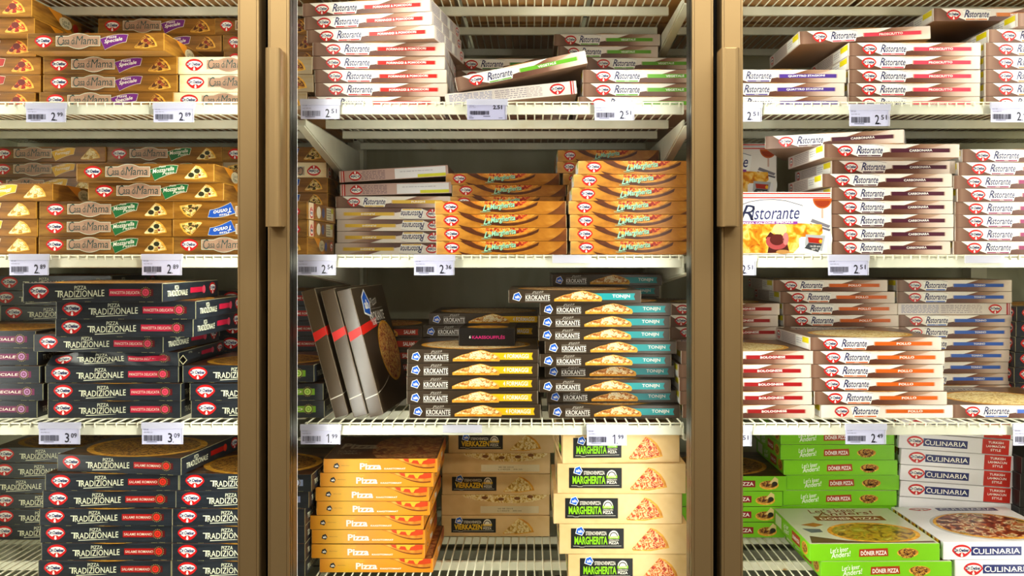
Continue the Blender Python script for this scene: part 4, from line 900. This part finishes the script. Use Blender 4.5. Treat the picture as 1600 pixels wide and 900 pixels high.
# level 4
DN, GP, CU = des(doner), des(green_pizza), des(culi)
stack(GP, 4, B2 - .01, [1225, 1222, 1222, 1228], 'green box with dark red label', 'short stack, bottom right shelf', 'green boxes with dark red labels', right=True)
stack(DN, 4, B2, [1222, 1222, 1223.5, 1228, 1225, 1220, 1220], 'green box with rust label', 'back stack, bottom right shelf', 'green boxes with rust labels', 5)
stack(DN, 4, F - .005, [1283.5, dict(px=1265.5, yaw=.8)], 'green box with rust label', 'front pair, bottom right shelf', 'green boxes with rust labels')
g = 'white boxes with navy lettering'
stack(CU, 4, F, [1492, dict(px=1474, yaw=.8)], 'white box with navy block', 'front pair, bottom right shelf', g)
z = SZ[4] + .0208
for i, xl in enumerate([1402, 1404, 1406, 1406, 1407, 1404, 1407]):
    place(CU, px(xl, B2), B2, z + i * .0397, 0, -4.0, label=f'white box with navy block, {ordinal(i, 7)} in sloping back stack, bottom right shelf', group=g, full=i > 1)
SN = des(stone)
stack(SN, 4, 2.26, [1594, 1593, 1594, 1595, dict(px=1597)], 'black box with cream lettering', 'stack at right picture edge, bottom shelf', 'black boxes at the picture edge')

# cartons on the uppermost shelves, seen from below between the wires
for bay, xs, nm in (('left', (-1.36, -1.06, -.765), 'bay of brown boxes'), ('middle', (-.455, -.155, .145), 'middle bay'), ('right', (.45, .75, 1.05), 'right bay')):
    for Y, rw in ((1.995, 'front'), (2.30, 'back')):
        for x, w in zip(xs, ('first', 'second', 'third')):
            place(CPC if bay == 'left' else CP if bay == 'right' else CB, x - .002, Y, SZ[0] + .0004, 0, 0, label=f'{w} carton bottom from left over {rw} wires of uppermost shelf, {nm}', group='cartons seen from below on uppermost shelves', full=False, sx=.98)
# ------------------------------------------------------------------ price tickets on the shelf fronts
M_card = flat('#cfcfe6', .4); M_cardw = flat('#f1f1f4', .4); M_clear, nt, b_ = bsdf('clear_lilac_plastic', .2, .5)
b_.inputs['Base Color'].default_value = C('#dcdcea'); b_.inputs['Alpha'].default_value = .55
M_clear.blend_method = 'HASHED' if hasattr(M_clear, 'blend_method') else None
def ticket(lv, x0, x1, y0, y1, price, line, label, style='a', card=True):
    Y = 1.9475; X0, X1, Z0, Z1 = px(x0, Y), px(x1, Y), pz(y1, Y), pz(y0, Y)
    w, h = X1 - X0, Z1 - Z0; cx = (X0 + X1) / 2
    ink = flat('#2a2b3c'); dim = flat('#6e6f88'); mid = flat('#3a3b52')
    if not card:
        b = MB(); b.box(-w / 2, w / 2, -.001, .0035, -h, 0, M_clear, .0006); b.box(-w / 2, w / 2, -.0022, -.001, -h, -h + .002, M_clear); b.box(-w / 2, w / 2, -.0022, -.001, -.002, 0, M_clear)
        o = b.build('ticket_holder', loc=(cx, Y, Z1)); tag(o, label, 'ticket holder', 'empty clear ticket holders'); return
    b = MB(); b.box(-w / 2, w / 2, -.0005, .0005, -h, 0, M_card if style != 'b' else flat('#b9b8d2')); o = b.build('price_ticket', loc=(cx, Y, Z1))
    tag(o, label, 'price ticket', 'price tickets on shelf fronts')
    p = Print(w, .001, h, 'front'); bold = .03
    if style == 'a':
        p.text(line, .04, .04 + .021 * len(line), .80, .88, mid, 1, .005); p.text('335 GR', .04, .17, .665, .73, dim, 1); p.text('8.63 PER KG', .05, .27, .53, .585, dim, 1)
        p.rect(.0, 1, .60, .605, flat('#c3c3d6'), 0); p.rect(.60, .605, .02, .60, flat('#c9c9da'), 0)
        r = random.Random(len(line) * 7 + x0)
        u = .05
        while u < .51:
            bw = r.choice((.006, .010, .014)); p.rect(u, u + bw, .15, .43, flat('#3c3d52'), 1); u += bw + r.choice((.005, .008, .012))
        p.rect(.12, .38, .09, .12, dim, 1)
        a, c = price.split('.')
        if a == '1':
            p.rect(.712, .738, .08, .53, ink, 1); p.poly([(.67, .40), (.67, .45), (.712, .53), (.712, .47)], ink, 1)
        else:
            p.text(a, .655, .765, .08, .53, ink, 1, .012)
        p.rect(.778, .80, .08, .125, ink, 1); p.text(c, .81, .955, .30, .525, ink, 1, .014, 0, 0, 1.05)
    else:
        p.text(line, .05, .60, .77, .86, ink, 1, .02); p.text('350 GR', .05, .18, .66, .70, dim, 1); p.text('8.17 / KG', .05, .22, .59, .63, dim, 1); p.text(price, .67, .91, .52, .73, ink, 1, .035)
        r = random.Random(3); u = .07
        while u < .55:
            bw = r.choice((.008, .012, .018)); p.rect(u, u + bw, .24, .44, flat('#30314a'), 1); u += bw + r.choice((.006, .009, .013))
        p.rect(.05, .13, .15, .18, dim, 1); p.rect(.05, .17, .07, .10, mid, 1); p.rect(.42, .60, .15, .18, mid, 1); p.rect(.82, .92, .07, .10, dim, 1)
    for v in range(len(p.v)): x, y, zz = p.v[v]; p.v[v] = (x, y, zz - h)
    link('printed_text', print_mesh('printed_text', [p]), o)
    b = MB(); b.box(-w / 2 - .001, w / 2 + .0045, -.0032, -.0020, -.0115, .0015, M_clear, .0005); b.box(-w / 2 - .001, w / 2 + .0045, .0008, .0026, -.0115, .0015, M_clear, .0005); b.box(w / 2 + .0008, w / 2 + .0028, -.0020, .0010, -h, .0015, M_clear)
    b.build('clear_holder', o)
T = [(1, 41, 101, 162, 191, '2.99', 'Oet cdm speciale', 'price ticket reading 2.99 under the purple tagged boxes'), (1, 240, 301, 162, 191, '2.89', 'Oet cdm tonno', 'price ticket reading 2.89 under the cream boxes, top shelf'),
     (2, 15, 74, 398, 430, '2.89', 'Oet cdm mozzarella', 'price ticket reading 2.89 under the yellow tagged boxes'), (2, 222, 282, 398, 430, '2.89', 'Oet cdm tonno', 'price ticket reading 2.89 under the green tagged boxes'),
     (3, 61, 123, 661, 694, '3.09', 'Oet trad pancetta delicat', 'price ticket reading 3.09 under the pink banded black boxes'), (3, 222, 284, 661, 694, '3.09', 'Oet trad mozzarella pesto', 'price ticket reading 3.09 nearer the bronze door frame'),
     (1, 470, 529, 156, 186, '2.51', 'Oet risto formaggi', 'brightly lit price ticket reading 2.51 under the red banded stack'), (1, 929, 989, 160, 188, '2.51', 'Oet risto vegetale', 'price ticket reading 2.51 under the bright green banded boxes'),
     (2, 464, 523, 399, 430, '2.54', 'Oet risto funghi', 'price ticket reading 2.54 at the middle door frame'), (2, 647, 708, 399, 430, '2.36', 'Oet margherita classica', 'price ticket reading 2.36 under the orange dough boxes'),
     (3, 470, 530, 664, 694, '1.99', 'AH krokante salami', 'brightly lit price ticket reading 1.99 under the leaning boxes'), (3, 917, 977, 664, 696, '1.99', 'AH krokante pizza tonijn', 'price ticket reading 1.99 above the kraft boxes'),
     (1, 1128, 1188, 161, 190, '2.51', 'Oet risto quattro st', 'price ticket reading 2.51 under the violet banded boxes'), (1, 1327, 1388, 164, 197, '2.51', 'Oet risto carbonara', 'price ticket reading 2.51 under the salmon banded boxes'),
     (1, 1548, 1610, 161, 191, '2.49', 'Oet risto rucola', 'price ticket under top shelf at right picture edge, cut off'), (2, 1120, 1179, 400, 430, '2.51', 'Oet calzone speciale', 'price ticket cut by door frame, under the calzone box'),
     (2, 1294, 1355, 399, 430, '2.51', 'Oet risto carbonara', 'price ticket reading 2.51 under the maroon banded boxes'), (3, 1112, 1172, 665, 697, '2.51', 'Oet risto bolognese', 'sliver of price ticket at door frame above green boxes'),
     (3, 1321, 1382, 663, 694, '2.49', 'Oet risto pollo', 'price ticket reading 2.49 hanging above the green boxes'), (3, 1583, 1645, 663, 696, '2.51', 'Oet risto tonno', 'price ticket at right picture edge above white boxes')]
for t in T: ticket(*t)
ticket(1, 730, 790, 156, 187, '2.51', 'OET RISTO SPINACI', 'lilac price ticket with bold 2.51 in centre of top shelf', 'b')
for lv, a, c, y0, y1, lab in ((2, 863, 924, 398.5, 411, 'empty clear ticket holder below the orange dough boxes'), (3, 692, 753, 664, 676, 'empty clear ticket holder below the yellow ribbon stack'), (2, 1508, 1569, 399, 411, 'empty clear ticket holder under the second right shelf')):
    ticket(lv, a, c, y0, y1, '', '', lab, card=False)
# loose printed sheet lying on the pan under the bottom shelf
b = MB(); b.box(-.055, .055, -.035, .035, 0, .0006, flat('#cfcdb8')); o = b.build('paper_sheet', loc=(.035, 2.455, .4052))
tag(o, 'loose printed paper lying on the pan under the bottom wire shelf', 'paper')
b = MB()
for k in range(9): b.box(-.05 + k * .004, -.048 + k * .004, -.028, .028, .0006, .0008, flat('#3a3a36'))
b.box(-.005, .02, -.02, .024, .0006, .0008, flat('#8a897c')); b.box(.026, .048, -.026, .0, .0006, .0008, flat('#6c6b62')); b.build('printed_text', o)
